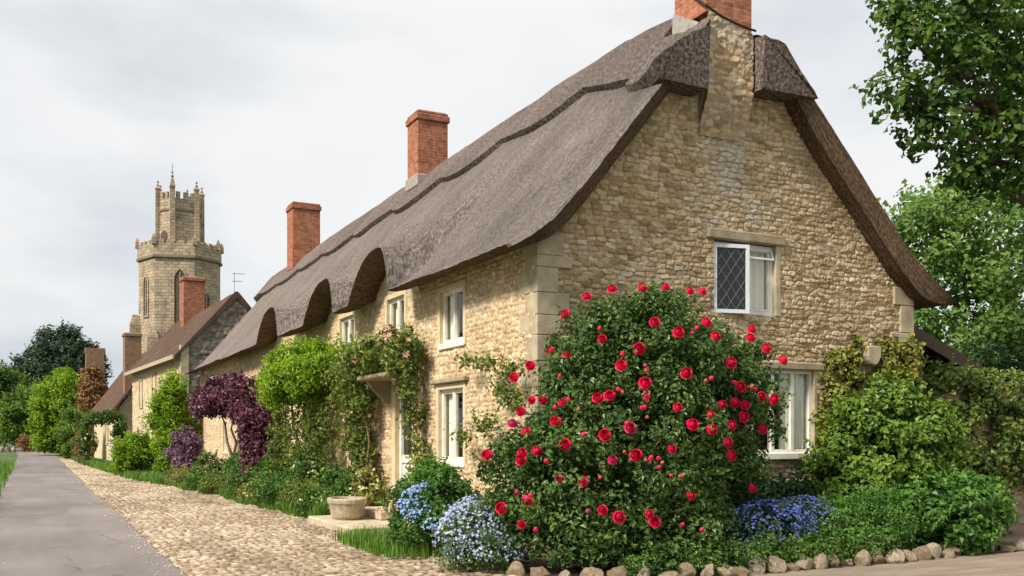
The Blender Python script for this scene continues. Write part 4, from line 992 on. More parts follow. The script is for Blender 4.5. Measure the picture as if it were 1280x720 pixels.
# garden wall under ivy
WY = 11.75
gw = thing('garden_wall', 'rubble garden wall running right from the cottage, mostly under ivy', 'wall', (17, WY, 0))
rubble('wall_face', M_gable, lambda u, d, z: np.stack([u, WY - d, z], -1), np.arange(13.15, 22, .035), np.arange(-.1, 2.6, .03), lambda u, z: z < 2.58, gw, relief=.04, seed=61)
MB().box(13.15, 22, WY + .01, WY + .45, -.1, 2.55).build('wall_core', M_lintel, gw)
iv = thing('ivy', 'thick green ivy covering the garden wall right of the cottage', 'ivy', (16, WY - .1, 0))
IE = [(13.6 + i * .85, WY - .02, 1.45 + .1 * math.sin(i * 2.1), .75, .34, 1.22 + .12 * math.sin(i * 1.3)) for i in range(10)] + [(13.8 + i * .9, WY + .2, 2.50 + .05 * math.sin(i * 1.9), .7, .4, .24) for i in range(9)]
foliage('foliage', IE, 46000, .085, L_ivy, iv, ss=.2, up=.15, fill=.12, aspect=.78)
# lean-to behind
lt = thing('lean_to_shed', 'dark timber lean-to with sloping boarded roof behind the cottage', 'shed', (15, 14, 0))
m = MB()
for k in range(18):
    y0 = 12.25 + k * .36; q_ = .02 * (k % 2); m.poly([(XR + .05, y0, 3.90), (16.6, y0, 2.60), (16.6, y0 + .352, 2.60), (XR + .05, y0 + .352, 3.90), (XR + .05, y0, 3.95 + q_), (16.6, y0, 2.65 + q_), (16.6, y0 + .352, 2.65 + q_), (XR + .05, y0 + .352, 3.95 + q_)],
           [(3, 2, 1, 0), (4, 5, 6, 7), (0, 1, 5, 4), (1, 2, 6, 5), (2, 3, 7, 6), (3, 0, 4, 7)])
m.build('roof', M_boards, lt)
m = MB()
m.poly([(XR + .05, 12.16, 3.74), (16.68, 12.16, 2.42), (16.68, 12.16, 2.66), (XR + .05, 12.16, 3.98), (XR + .05, 12.24, 3.74), (16.68, 12.24, 2.42), (16.68, 12.24, 2.66), (XR + .05, 12.24, 3.98)], [(0, 1, 2, 3), (7, 6, 5, 4), (0, 4, 5, 1), (1, 5, 6, 2), (2, 6, 7, 3), (3, 7, 4, 0)])
m.build('barge_board', M_darkwood, lt)
m = MB()
for x in (13.3, 15.0, 16.4): m.box(x - .08, x + .08, 12.3, 12.45, 0, 3.90 - (x - XR) * .3672 - .03, ch=.01)
m.build('posts', M_darkwood, lt)
MB().box(XR + .06, 16.5, 18.6, 18.7, 0, 2.6).box(16.4, 16.5, 12.5, 18.58, 0, 2.58).build('back_boards', M_darkwood, lt)

# ================================================================ FACADE CLIMBERS AND BORDER
vine = thing('climbing_vine', 'rose vine climbing round the door and over the porch hood', 'climber', (5.7, 17.2, 0))
VE = [(5.55, 17.6, 2.9, .34, .5, .38), (5.45, 16.75, 2.96, .38, .6, .34), (5.5, 15.95, 3.02, .38, .55, .36), (5.58, 15.3, 2.98, .3, .4, .42), (5.72, 15.3, 2.4, .14, .24, .4),
      (5.6, 17.9, 2.3, .26, .5, .6), (5.68, 18.2, 1.7, .2, .5, .6), (5.72, 18.0, 1.1, .18, .45, .6), (5.72, 18.3, .6, .2, .45, .5), (5.6, 18.5, 2.6, .3, .5, .5), (5.84, 15.25, 1.75, .09, .2, .35), (5.86, 15.05, 1.2, .09, .24, .45)]
foliage('foliage', VE, 10500, .08, L_vine, vine, ss=.2, up=.25, fill=.12, inside=out_of_house)
stems('stems', vine, (5.72, 17.7, 0), [(5.7, 17.4, 2.7), (5.7, 18.2, 2.6), (5.75, 17.9, 1.9)], .03, M_vinewood)
stems('stems', vine, (5.85, 15.3, 0), [(5.85, 15.25, 2.9), (5.86, 15.15, 2.3)], .022, M_vinewood)
f = scatter_flowers('blossoms', [(5.5, 16.9, 3.0, .42, .6, .38), (5.55, 15.4, 3.0, .36, .5, .45), (5.6, 17.7, 1.7, .3, .5, .5)], 46, .13, P_pink, vine, petals=6); f['kind'] = 'stuff'

bt = thing('bushy_climber', 'bright green bushy climber with a rounded head against the front wall', 'climber', (5.5, 21.4, 0))
BE = [(5.35, 21.4, 2.85, .62, 1.35, .72), (5.4, 20.1, 3.0, .45, .9, .5), (5.3, 22.4, 2.75, .5, .8, .6), (5.5, 19.3, 3.05, .4, .6, .45)]
foliage('crown', BE, 20000, .08, L_lime, bt, ss=.22, up=.5, fill=.25, inside=out_of_house)
foliage('skirt', [(5.35, 23.0, 1.3, .25, .5, 1.0), (5.5, 21.6, 1.3, .3, .8, .9), (5.6, 20.4, 1.6, .22, .6, .7)], 5200, .075, L_vine, bt, ss=.16, fill=.1, inside=out_of_house)
stems('trunk', bt, (5.6, 21.4, 0), [(5.4, 21.3, 2.7), (5.5, 20.4, 2.8), (5.45, 22.4, 2.6)], .06, M_bark)
pt = thing('purple_tree', 'dark purple leaved small tree leaning over the border', 'tree', (5.2, 28.6, 0))
foliage('crown', [(5.2, 29.4, 2.75, .8, 1.4, .58), (5.3, 27.8, 2.7, .65, 1.2, .55), (5.1, 30.8, 2.6, .65, .9, .48), (5.4, 25.9, 1.9, .45, .8, .5), (5.45, 25.6, 1.2, .4, .7, .55), (5.3, 25.4, .7, .4, .6, .5), (5.35, 26.6, 2.2, .45, .7, .45)], 17000, .12, L_purple, pt, ss=.24, up=.4, fill=.28, inside=out_of_house)
stems('trunk', pt, (5.3, 28.2, 0), [(5.0, 29.4, 2.7), (5.1, 27.8, 2.5), (5.3, 26.2, 1.9)], .06, M_bark)

def simple(name, label, cat, px, depth, ells, n, leaf, mat, group=None, ss=.25, **k):
    """a shrub at a ground point; ellipsoids given as (across, along, up, r_across, r_along, r_up) about its base"""
    x, y = gp(px, depth); E = [(x + a, y + b, c, d, e, f_) for a, b, c, d, e, f_ in ells]
    t = thing(name, label, cat, (x, y, 0), group); foliage('foliage', E, n, leaf, mat, t, ss=ss, **k)
    return t, x, y, E
def with_stems(q, tips, r=.03, name='stems', mat=None):
    t, x, y, E = q; stems(name, t, (x, y, 0), [(x + a, y + b, c) for a, b, c in tips], r, mat or M_vinewood)
    return q
with_stems(simple('mauve_shrub', 'small rounded mauve purple shrub at the cobble edge', 'shrub', 231, 31.5, [(0, 0, 1.15, .5, .6, .62), (.1, -.2, .75, .42, .5, .5)], 5500, .09, L_mauve, ss=.17), [(0, 0, .9), (.1, -.2, .8)])
with_stems(simple('tall_shrub', 'tall upright light green shrub at the cottage far end', 'shrub', 216, 37.5, [(0, 0, 2.9, .72, .9, .95), (.1, .3, 1.9, .8, 1.0, 1.0), (-.1, -.3, .9, .75, .9, .85), (-.3, .1, 2.3, .6, .7, .8)], 17000, .11, L_lime, ss=.25, up=.5, fill=.3), [(0, 0, 2.8), (.2, .3, 2.2)], .05)
with_stems(simple('round_shrub', 'rounded light green shrub beside the lane before the gabled house', 'shrub', 166, 38.5, [(0, 0, .95, .72, .85, .78), (.5, .5, .8, .6, .7, .7), (-.05, .1, .5, .7, .8, .5)], 9500, .10, L_lime, ss=.2, up=.5, fill=.3), [(0, 0, 1.0), (.3, .2, 1.0)])
# flowering clumps and grasses along the border
def grass(name, label, P, h, w, mat=None, lean=.4):
    V, F, T = blades(P, h, w, lean)
    o = np_mesh(name, V, F, mat or L_grass, None, (float(P[:, 0].mean()), float(P[:, 1].mean()), 0), fattr={'tint': T}); o['kind'] = 'stuff'; o['label'] = label; o['category'] = 'grass'; return o
def strip_pts(n, y0, y1, xa, xb, bias=1.0):
    y = y0 + (y1 - y0) * rng.random(n) ** bias; x = xa(y) + (xb(y) - xa(y)) * rng.random(n)
    return np.stack([x, y, 0 * x + .01], 1)
e = strip_pts(17000, 17.3, 36, lambda y: bedx(y) - .12 + .3 * (vnoise(y * 1.1, y * 0, 4) - .5), lambda y: np.minimum(5.8, bedx(y) + 1.0), 1.25); hh = .12 + .55 * vnoise(e[:, 0] * 2.5, e[:, 1] * 1.6, 17) ** 2.2
grass('border_grass', 'bright green grass along the cobble edge below the front wall', e, hh * .85 + .02, .016)
e = strip_pts(6000, 36, 75, lambda y: bedx(y) - .25, lambda y: bedx(y) + .9); grass('border_grass', 'grass strip along the far end of the cobbles', e, .26 + 0 * e[:, 0], .03)
e = np.stack([4.55 + .33 * rng.normal(size=5200), 12.9 + .62 * rng.normal(size=5200), np.full(5200, .01)], 1); e = e[(e[:, 0] > 4.05) & (e[:, 1] < 14.55) & (e[:, 1] > 11.4)]
grass('grass_tuft', 'bright grass tuft in front of the doorstep', e, .23 + 0 * e[:, 0], .013)
e = strip_pts(9000, 6, 60, lambda y: -2.4 + 0 * y, lambda y: -.86 + .2 * vnoise(y * 1.5, y * 0, 5), 1.6); grass('verge_grass', 'grass verge along the left side of the lane', e, .22 + .2 * vnoise(e[:, 1] * .7, e[:, 0], 6), .02)
CL = [  # px, depth, ellipsoids, n, leaf, mat, label, flower material
 (262, 29.5, [(0, 0, .5, .45, .6, .55), (.3, -.7, .45, .4, .5, .45)], 4200, .075, L_mid, 'leafy border plant with pale pink flowers below the purple tree', P_pink),
 (300, 26.0, [(0, 0, .55, .4, .6, .55), (.2, -.6, .6, .4, .5, .55)], 4200, .075, L_low, 'leafy green border plant right below the purple tree', None),
 (345, 23.5, [(0, 0, .5, .5, .6, .6), (.2, -.6, .4, .45, .5, .5)], 5200, .07, L_low, 'fresh green border plant below the bushy climber', None),
 (385, 21.0, [(0, 0, .55, .45, .55, .62), (.2, -.6, .5, .45, .5, .55)], 5200, .07, L_mid, 'mid green border plant with cream flowers below the bushy climber', P_cream),
 (425, 19.0, [(0, 0, .45, .42, .5, .5), (.2, -.5, .42, .4, .5, .45)], 4800, .065, L_low, 'dark edged green border plant beside the stone trough', None),
 (460, 18.3, [(.0, 0, .5, .35, .5, .5)], 2600, .06, L_straw, 'pale stemmed plant behind the stone trough', P_cream)]
for px, dp, E, n, lf, mt, lab, fl in CL:
    t, x, y, EE = simple('border_plant', lab, 'plant', px, dp, E, n, lf, mt, 'plants in the border below the front wall', ss=.14)
    stems('stems', t, (x, y, 0), [(x, y, .6), (x + .1, y - .3, .6)], .012, M_vinewood)
    if fl is not None: f = scatter_flowers('blossoms', EE, 90, .07, fl, t); f['kind'] = 'stuff'
SP = [  # low plants that spill from the border over the cobble edge
 (18.2, .30, L_mid, P_cream, 'low dark leaved clump with cream flowers next to the doorstep'), (19.7, .36, L_vine, None, 'yellow green clump at the cobble edge left of the stone trough'),
 (21.3, .42, L_low, None, 'tall fresh green clump at the cobble edge under the bushy climber'), (22.9, .30, L_straw, P_cream, 'straw coloured flowering clump at the cobble edge under the bushy climber'),
 (24.6, .44, L_mid, P_pink, 'mid green clump with pink flowers at the cobble edge right of the purple tree'), (26.6, .34, L_vine, None, 'olive green clump at the cobble edge before the purple tree'),
 (28.8, .42, L_low, P_pink, 'fresh green clump with pink flowers at the cobble edge under the purple tree'), (31.4, .36, L_straw, None, 'pale stemmed clump at the cobble edge beside the mauve shrub')]
for k, (y, h, mt, fl, lab) in enumerate(SP):
    x = float(bedx(y)) + .12 + .1 * math.sin(k * 2.1); EE = [(x, y, h * .75, .34, .5, h * 1.05), (x + .2, y + .45, h * .6, .3, .42, h * .9), (x + .25, y - .4, h * .8, .3, .4, h * 1.1)]
    t = thing('border_plant', lab, 'plant', (x, y, 0), 'plants in the border below the front wall')
    foliage('foliage', EE, 2400, .06, mt, t, ss=.12, up=.4); stems('stems', t, (x, y, 0), [(x, y, h), (x + .1, y - .2, h)], .01, M_vinewood)
    if fl is not None: f = scatter_flowers('blossoms', EE, 60, .06, fl, t); f['kind'] = 'stuff'
q = simple('blue_flowering_plant', 'tall leafy plant with light blue flower heads beside the doorstep', 'plant', 548, 12.6, [(0, 0, .62, .42, .5, .58), (-.25, .25, .55, .36, .45, .52), (.25, -.15, .5, .35, .4, .5), (.1, .35, .75, .35, .4, .5)], 12500, .052, L_low, ss=.12, up=.5)
with_stems(q, [(0, 0, 1), (-.2, .2, .8), (.2, 0, .8)], .012)
P_ = []; 
t, x, y, E = q
hd = np.array([surf(a, b, E, 1.03)[0] for a, b in ((512, 620), (520, 615), (528, 610), (510, 640), (515, 650), (520, 645), (505, 632), (535, 662), (540, 655), (560, 640), (525, 628), (533, 640), (517, 632)) if surf(a, b, E, 1.03) is not None])
f = scatter_flowers('flower_heads', [(*h, .09, .09, .09) for h in hd], 420, .045, P_pale, t); f['kind'] = 'stuff'
q = simple('lavender_mound', 'rounded mound of lavender blue flowers at the left corner of the rose bush', 'flowers', 594, 11.25, [(0, 0, .36, .46, .45, .44), (.12, -.1, .22, .48, .42, .28), (.1, .2, .5, .36, .35, .36)], 6500, .04, L_mid, ss=.09)
with_stems(q, [(0, 0, .5), (.1, -.1, .4)], .01)
f = scatter_flowers('flowers', q[3], 2100, .04, P_lav, q[0], low=-.1, out=1.10); f['kind'] = 'stuff'

# ================================================================ TREES ON THE RIGHT
def tree(name, label, base, ells, n, leaf, mat, trunk_r, limbs, group=None, ss=.5, aspect=.7, **k):
    t = thing(name, label, 'tree', (*base, 0), group)
    m = MB(); b0 = np.array([*base, -.1]); top = np.array(limbs[0], float)
    for i, L in enumerate(limbs):
        L = np.array(L, float); pts = []
        s = b0 + (top - b0) * (0 if i == 0 else random.uniform(.35, .75)); r = trunk_r * (1 if i == 0 else .42)
        for j in range(8):
            u = j / 7; p_ = s + (L - s) * u + np.array([random.uniform(-1, 1), random.uniform(-1, 1), .4 * math.sin(u * 3.1)]) * .05 * np.linalg.norm(L - s) * (0 < j < 7); pts.append(p_)
        m.tube(pts, [r * (1 - .82 * j / 7) for j in range(8)], 8)
    m.build('trunk', M_bark, t, smooth=True)
    foliage('crown', ells, n, leaf, mat, t, ss=ss, aspect=aspect, **k); return t
def cl_at(px, py, d, r, rz=None):
    x, y = gp(px, d); return (x, y, hz(py, d), r, r, rz or r * .8)
bx, by = gp(1410, 19.5)
ME = [cl_at(1190, 20, 18.5, 1.1), cl_at(1150, 60, 18.2, .75, .55), cl_at(1125, 120, 18.2, .55, .42), cl_at(1200, 110, 18.5, .95, .7), cl_at(1260, 60, 19, 1.3, 1.1), cl_at(1170, 165, 18.4, .8, .45), cl_at(1240, 170, 18.8, 1.0, .7), cl_at(1215, 215, 18.8, .6, .32), cl_at(1290, 140, 19.3, 1.2, 1.2), cl_at(1150, -40, 18.6, 1.0), cl_at(1230, -60, 19, 1.5), cl_at(1330, 20, 19.5, 1.8, 1.6), cl_at(1400, 150, 20, 2.0, 1.6), cl_at(1350, -120, 19.8, 2.2, 1.8), cl_at(1470, -20, 20, 2.3), cl_at(1260, 225, 19, .7, .4), cl_at(1135, 15, 18.3, .6, .5)]
lim = [(bx, by, 11.5)] + [(e[0], e[1], e[2]) for e in ME]
tree('broadleaf_tree', 'dark green maple like tree overhanging the right edge of the roof', (bx, by), ME, 23000, .145, L_maple, .38, lim, ss=.34, fill=.10, low=-.8, aspect=.85)
bx, by = gp(1262, 27)
LE = [cl_at(1255, 300, 26, 2.0, 1.6), cl_at(1180, 300, 25.5, 1.3, 1.0), cl_at(1150, 270, 25, .9, .6), cl_at(1210, 380, 25, 1.5, 1.2), cl_at(1270, 400, 25, 1.6, 1.4), cl_at(1330, 330, 26, 2.4, 2.2), cl_at(1200, 245, 26, 1.2, .6), cl_at(1165, 330, 25, 1.0, .8), cl_at(1290, 450, 24.5, 1.5, .9), cl_at(1190, 420, 24.5, .9, .7)]
tree('pale_tree', 'lighter green tree behind the garden wall and lean-to', (bx, by), LE, 21000, .15, L_light, .3, [(bx, by, 7)] + [(e[0], e[1], e[2]) for e in LE], ss=.5, fill=.08, low=-.8, aspect=.75)
bx, by = gp(1225, 22.5)
plant('dark_hedge_bush', 'dark shaded bush behind the lean-to roof', 'bush', (bx, by), [(bx, by, 1.8, 1.6, 1.2, 1.8), (bx + 1.6, by - .8, 1.9, 1.5, 1.2, 1.9)], 9000, .14, L_dark, ss=.35, trunk=[(bx, by, 2), (bx + 1, by, 2)])
# ================================================================ NEIGHBOURING HOUSES
def house_frame(P0, th):
    d1 = math.cos(th) * FW - math.sin(th) * RT; d2 = np.array([d1[1], -d1[0]])
    return lambda a, b, z: (P0[0] + d1[0] * a + d2[0] * b, P0[1] + d1[1] * a + d2[1] * b, z)     # a along the front, b back from it
def rf(W, L, hw, ez, rz, oh=.35, g0=.12, g1=.12, th=.22, n=14, sag=.10):
    """saddle roof as one closed solid, slightly sagging"""
    m = MB(); secs = []
    for k in range(25):
        a = -g0 + (L + g0 + g1) * k / 24; s = sag * math.sin(math.pi * k / 24) + .03 * math.sin(k * 1.9); sec = []
        sl = (rz - ez) / hw
        top = [(-oh, ez - oh * sl * .8), (hw * .33, ez + hw * .33 * sl + .05), (hw * .7, ez + hw * .7 * sl + .04), (hw - .12, rz - .08), (hw, rz), (hw + .12, rz - .08), (hw * 1.3, ez + hw * .7 * sl + .04), (hw * 1.67, ez + hw * .33 * sl + .05), (2 * hw + oh, ez - oh * sl * .8)]
        bot = [(2 * hw + oh - .05, ez - oh * sl * .8 - .1), (hw, rz - th * 1.5), (-oh + .05, ez - oh * sl * .8 - .1)]
        secs.append([W(a, b, z + th - s * (b > 0) * (b < 2 * hw)) for b, z in top] + [W(a, b, z + th - .02) for b, z in bot])
    m.loft(secs); return m
def walls(W, L, hw, ez, rz): 
    return MB().poly([W(0, 0, -.1), W(L, 0, -.1), W(L, 2 * hw, -.1), W(0, 2 * hw, -.1), W(0, 0, ez), W(L, 0, ez), W(L, 2 * hw, ez), W(0, 2 * hw, ez), W(0, hw, rz), W(L, hw, rz)],
                     [(1, 2, 6, 9, 5), (2, 3, 7, 6)])
def small_window(W, a0, a1, z0, z1, parent):
    m = MB(); M = lambda u, d, z: W(u, -d, z)
    for x0, x1, y0, y1 in ((a0 - .1, a0, z0 - .1, z1 + .1), (a1, a1 + .1, z0 - .1, z1 + .1), (a0, a1, z0 - .1, z0), (a0, a1, z1, z1 + .1)): m.box(x0, x1, -.1, .06, y0, y1, M=M)
    w = m.build('window', M_ashlar, parent)
    MB().box(a0, a1, -.09, -.03, z0, z1, M=M).build('pane', M_darkglass, w)
P0 = gp(228.5, 42.6); W2 = house_frame(P0, R_(30))
h2 = thing('gabled_house', 'pale stone house with brown roof and flint gable below the church', 'house', (*P0, 0))
L, hw, ez, rz = 14.1, 2.35, 5.3, 8.0
rubble('front_wall', M_pale, lambda u, d, z: np.stack([np.array(W2(0, 0, 0))[0] + (np.array(W2(1, 0, 0)) - W2(0, 0, 0))[0] * u - (np.array(W2(0, 1, 0)) - W2(0, 0, 0))[0] * d, W2(0, 0, 0)[1] + (W2(1, 0, 0)[1] - W2(0, 0, 0)[1]) * u - (W2(0, 1, 0)[1] - W2(0, 0, 0)[1]) * d, z], -1),
       np.arange(0, L + .01, .06), np.arange(-.1, ez + .1, .05), lambda u, z: z < ez + .1, h2, ch=(.12, .2), sw=(.2, .5), relief=.02, seed=71, joint=.02)
rubble('gable_wall', M_flint, lambda u, d, z: np.stack([W2(0, 0, 0)[0] + (W2(0, 1, 0)[0] - W2(0, 0, 0)[0]) * u - (W2(1, 0, 0)[0] - W2(0, 0, 0)[0]) * d, W2(0, 0, 0)[1] + (W2(0, 1, 0)[1] - W2(0, 0, 0)[1]) * u - (W2(1, 0, 0)[1] - W2(0, 0, 0)[1]) * d, z], -1),
       np.arange(0, 2 * hw + .01, .05), np.arange(-.1, rz + .1, .05), lambda u, z: z < ez + (rz - ez) * (1 - np.abs(u - hw) / hw) + .12, h2, ch=(.10, .18), sw=(.12, .3), relief=.04, seed=72, joint=.03)
walls(W2, L, hw, ez, rz).build('back_walls', M_lintel, h2)
r2 = rf(W2, L, hw, ez, rz, g0=.10, th=.20).build('roof', M_thatch_brown, h2)
MB().box(0, L + .05, -.44, -.36, ez - .28, ez - .10, M=W2).build('eaves_board', M_ashlar, r2)
MB().box(-.06, .32, -.10, .25, -.1, ez + .35, M=W2).build('corner_stones', M_ashlar, h2)
small_window(W2, 2.2, 3.0, 3.6, 4.8, h2); small_window(W2, 6.6, 7.5, 3.2, 4.7, h2); small_window(W2, 10.6, 11.5, 3.2, 4.6, h2); small_window(W2, 3.0, 4.0, .9, 2.2, h2)
def stack2(W, a0, a1, b0, b1, z0, z1, mat, parent, cap=None):
    m = MB().box(a0, a1, b0, b1, z0, z1 - .25, M=W, ch=.02); c = m.build('chimney', mat, parent)
    MB().box(a0 - .06, a1 + .06, b0 - .06, b1 + .06, z1 - .252, z1, M=W, ch=.05).build('chimney_cap', cap or M_brick2, c); return c
c = stack2(W2, 8.7, 9.5, hw - .62, hw + .5, 7.0, 10.1, M_brick2, h2)
# television aerial at the gable apex
m = MB(); m.tube([W2(.35, hw, 8.0), W2(.35, hw, 9.1)], .014, 5)
for z, l in ((9.05, .5), (8.7, .36)):
    m.tube([W2(.35, hw - .1, z), W2(.35, hw + l, z + .02)], .011, 5)
    for k in range(5): q = hw - .05 + l * k / 4.4; m.tube([W2(.12, q, z + .02), W2(.58, q, z + .02)], .006, 4)
m.build('aerial', M_metal, h2)

P3 = gp(150, 60); W3 = house_frame(P3, R_(29.2))
h3 = thing('low_cottage', 'low cottage with steep brown thatched roof beyond the gabled house', 'cottage', (*P3, 0))
L, hw, ez, rz = 15.0, 2.9, 3.45, 7.5
m = MB().poly([W3(0, 0, -.1), W3(L, 0, -.1), W3(L, 0, ez + .1), W3(0, 0, ez + .1)], [(0, 1, 2, 3)]); m.build('front_wall', M_ashlar_warm, h3)
m = MB().poly([W3(0, 0, -.1), W3(0, 2 * hw, -.1), W3(0, 2 * hw, ez), W3(0, hw, rz + .1), W3(0, 0, ez)], [(0, 1, 2, 3, 4)]); m.build('gable_wall', M_lintel, h3)
walls(W3, L, hw, ez, rz).build('back_walls', M_lintel, h3)
rf(W3, L, hw, ez, rz, g0=.3, g1=.3, oh=.5, th=.32, sag=.15).build('thatched_roof', M_thatch_brown, h3)
small_window(W3, 1.6, 2.7, 1.1, 2.4, h3); small_window(W3, 6.0, 7.2, 1.1, 2.4, h3)
c = stack2(W3, .6, 1.5, .35, 1.35, 3.6, 8.15, M_brown_stack, h3, M_brown_stack); c['label'] = 'stubby brown chimney at the near end of the low cottage'
m = MB(); m.loft([[W3(L + a, b, z) for a, b in ((.45, -.35 - k * .7), (1.25, -.35 - k * .7), (1.25, .55 + k), (.45, .55 + k))] for z, k in ((0, 1.0), (4.4, 1.0), (5.8, .28), (7.9, .2), (8.0, .3), (8.35, .3))])
c = m.build('chimney', M_brown_stack, h3); c['label'] = 'tall tapered end chimney wrapped in rusty creeper'
xx, yy, _ = W3(L + .6, -.1, 0)
foliage('creeper', [(xx, yy - .2, 5.6, .75, .75, 1.3), (xx, yy - .2, 4.3, .8, .8, 1.0)], 1800, .22, M_rustleaf, h3, ss=.35, fill=.1)

# ================================================================ CHURCH TOWER
TC = gp(225, 95)
def poly_ring(r, angs, z): return [(TC[0] + r * (RT[0] * math.cos(a) - FW[0] * math.sin(a)), TC[1] + r * (RT[1] * math.cos(a) - FW[1] * math.sin(a)), z) for a in angs]
A8 = [R_(a) for a in (6, 51, 108, 160, 186, 231, 288, 340)]
A6 = [R_(a) for a in (25, 90, 143, 192, 270, 325)]
tw = thing('church_tower', 'octagonal stone church tower with a slim crenellated lantern rising behind the houses', 'church tower', (*TC, 0))
RL, RU = 3.82, 2.08
MB().loft([poly_ring(RL * 1.10, A8, -.1), poly_ring(RL * 1.10, A8, 7), poly_ring(RL * 1.0, A8, 8.2), poly_ring(RL, A8, 20.2)]).build('lower_stage', M_tower, tw)
def crenel(rad, angs, z0, z1, zc, th, nm, mat=M_tower, nk=3):
    m = MB(); n = len(angs)
    for i in range(n):
        a = np.array(poly_ring(rad, angs, 0)[i]); b = np.array(poly_ring(rad, angs, 0)[(i + 1) % n]); ai = np.array(poly_ring(rad - th, angs, 0)[i]); bi = np.array(poly_ring(rad - th, angs, 0)[(i + 1) % n])
        def seg(t0, t1, q0, q1):
            o = [a + (b - a) * t0, a + (b - a) * t1, ai + (bi - ai) * t1, ai + (bi - ai) * t0]
            m.poly([(*p[:2], q0) for p in o] + [(*p[:2], q1) for p in o], [(3, 2, 1, 0), (4, 5, 6, 7), (0, 1, 5, 4), (1, 2, 6, 5), (2, 3, 7, 6), (3, 0, 4, 7)])
        seg(0, 1, z0, z1)
        for k in range(nk): seg((k + .02) / nk + .0, (k + .6) / nk, z1, zc)
    return m.build(nm, mat, tw)
crenel(RL * 1.03, A8, 18.9, 20.0, 20.35, .35, 'parapet', nk=4)
MB().loft([poly_ring(RL * 1.0, A8, 18.55), poly_ring(RL * 1.06, A8, 18.65), poly_ring(RL * 1.06, A8, 18.85), poly_ring(RL * 1.0, A8, 18.95)]).build('string_course', M_tower_trim, tw)
MB().loft([poly_ring(RU * 1.06, A6, 19.5), poly_ring(RU, A6, 23.6), poly_ring(RU, A6, 24.2)]).build('lantern', M_tower, tw)
MB().loft([poly_ring(RU, A6, 23.45), poly_ring(RU * 1.05, A6, 23.52), poly_ring(RU * 1.05, A6, 23.72), poly_ring(RU, A6, 23.78)]).build('string_course', M_tower_trim, tw)
crenel(RU * 1.02, A6, 23.7, 24.7, 25.35, .28, 'lantern_parapet', nk=3)
for i in range(6):          # corner shafts with finials
    p = np.array(poly_ring(RU * 1.03, A6, 0)[i]); h = 26.7 if i == 1 else 26.0
    m = MB(); q = .22
    m.loft([[(p[0] + sx * w_, p[1] + sy * w_, z) for sx, sy in ((-1, -1), (1, -1), (1, 1), (-1, 1))] for z, w_ in ((19.6, q * 1.1), (25.6, q), (25.7, q * 1.25), (25.8, q * 1.1), (h, .05))])
    s = m.build('corner_shaft', M_tower, tw)
    m = MB()
    for z, r in ((h + .05, .16), (h + .42, .12)): m.loft([[(p[0] + r * w_ * math.cos(k * 1.047), p[1] + r * w_ * math.sin(k * 1.047), z + r * dz) for k in range(6)] for dz, w_ in ((-1, .2), (-.4, .95), (.3, .95), (1, .2))])
    m.tube([(p[0], p[1], h - .1), (p[0], p[1], h + .5 + (.75 if i == 1 else 0))], .05 if i != 1 else .035, 5); m.build('finial', M_metal, s)
for i in range(8):
    p = np.array(poly_ring(RL * 1.03, A8, 0)[i]); m = MB(); m.loft([[(p[0] + sx * w_, p[1] + sy * w_, z) for sx, sy in ((-1, -1), (1, -1), (1, 1), (-1, 1))] for z, w_ in ((19.9, .2), (20.5, .18), (20.9, .04))]); m.build('pinnacle', M_tower, tw)
def lancet(i, z0, z1, w_, angs, rad, nm='belfry_window', t=.5):
    a = np.array(poly_ring(rad, angs, 0)[i])[:2]; b = np.array(poly_ring(rad, angs, 0)[(i + 1) % len(angs)])[:2]
    c = a + (b - a) * t; u = (b - a) / np.linalg.norm(b - a); nn = np.array([u[1], -u[0]])
    if nn @ (c - np.array(TC)) < 0: nn = -nn
    def ol(s, d, zz): 
        o = []
        for x, z in ((-s, z0 - zz), (s, z0 - zz), (s, z1), (s * .75, z1 + s * .8), (s * .35, z1 + s * 1.3), (0, z1 + s * 1.6), (-s * .35, z1 + s * 1.3), (-s * .75, z1 + s * .8), (-s, z1)): o.append((*(c + u * x + nn * d), z))
        return o
    m = MB(); m.loft([ol(w_ + .22, -.1, .15), ol(w_ + .22, .12, .15), ol(w_ + .02, .125, 0), ol(w_, .02, 0)], cap=False); w = m.build(nm, M_tower_trim if nm != 'belfry_window' else M_tower, tw)
    m = MB(); m.loft([ol(w_ * .98, -.05, 0), ol(w_ * .98, .03, 0)]); m.build('louvre', M_tower_dark, w)
    m = MB(); q0 = c + nn * .05; m.box(-.05, .05, 0, .06, z0, z1 + w_ * 1.2, M=lambda x, d, z: (*(c + u * x + nn * (d + .032)), z)); m.build('mullion', M_tower, w)
lancet(2, 13.2, 16.4, .34, A8, RL, t=.5); lancet(1, 11.5, 16.7, .5, A8, RL, t=.36); lancet(0, 10.8, 14.8, .42, A8, RL)
# round opening low on the lantern
a = np.array(poly_ring(RU * 1.05, A6, 0)[1])[:2]; b = np.array(poly_ring(RU * 1.05, A6, 0)[2])[:2]; c = a + (b - a) * .55; u = (b - a) / np.linalg.norm(b - a); nn = np.array([u[1], -u[0]]); nn = nn if nn @ (c - np.array(TC)) > 0 else -nn
m = MB(); m.loft([[(*(c + u * .42 * math.cos(k * .524) + nn * d), 21.0 + .55 * math.sin(k * .524)) for k in range(12)] for d in (-.2, .06)]); m.build('round_opening', M_tower_dark, tw)
for i in (2, 3, 1):
    p = np.array(poly_ring(RL * 1.08, A8, 0)[i]); m = MB(); q = .55
    m.loft([[(p[0] + sx * w_, p[1] + sy * w_, z) for sx, sy in ((-1, -1), (1, -1), (1, 1), (-1, 1))] for z, w_ in ((-.1, q * 1.5), (8.0, q * 1.4), (9.0, q), (12.5 if i == 3 else 11, q * .9), (13.4 if i == 3 else 11.8, .25))]); m.build('buttress', M_tower, tw)

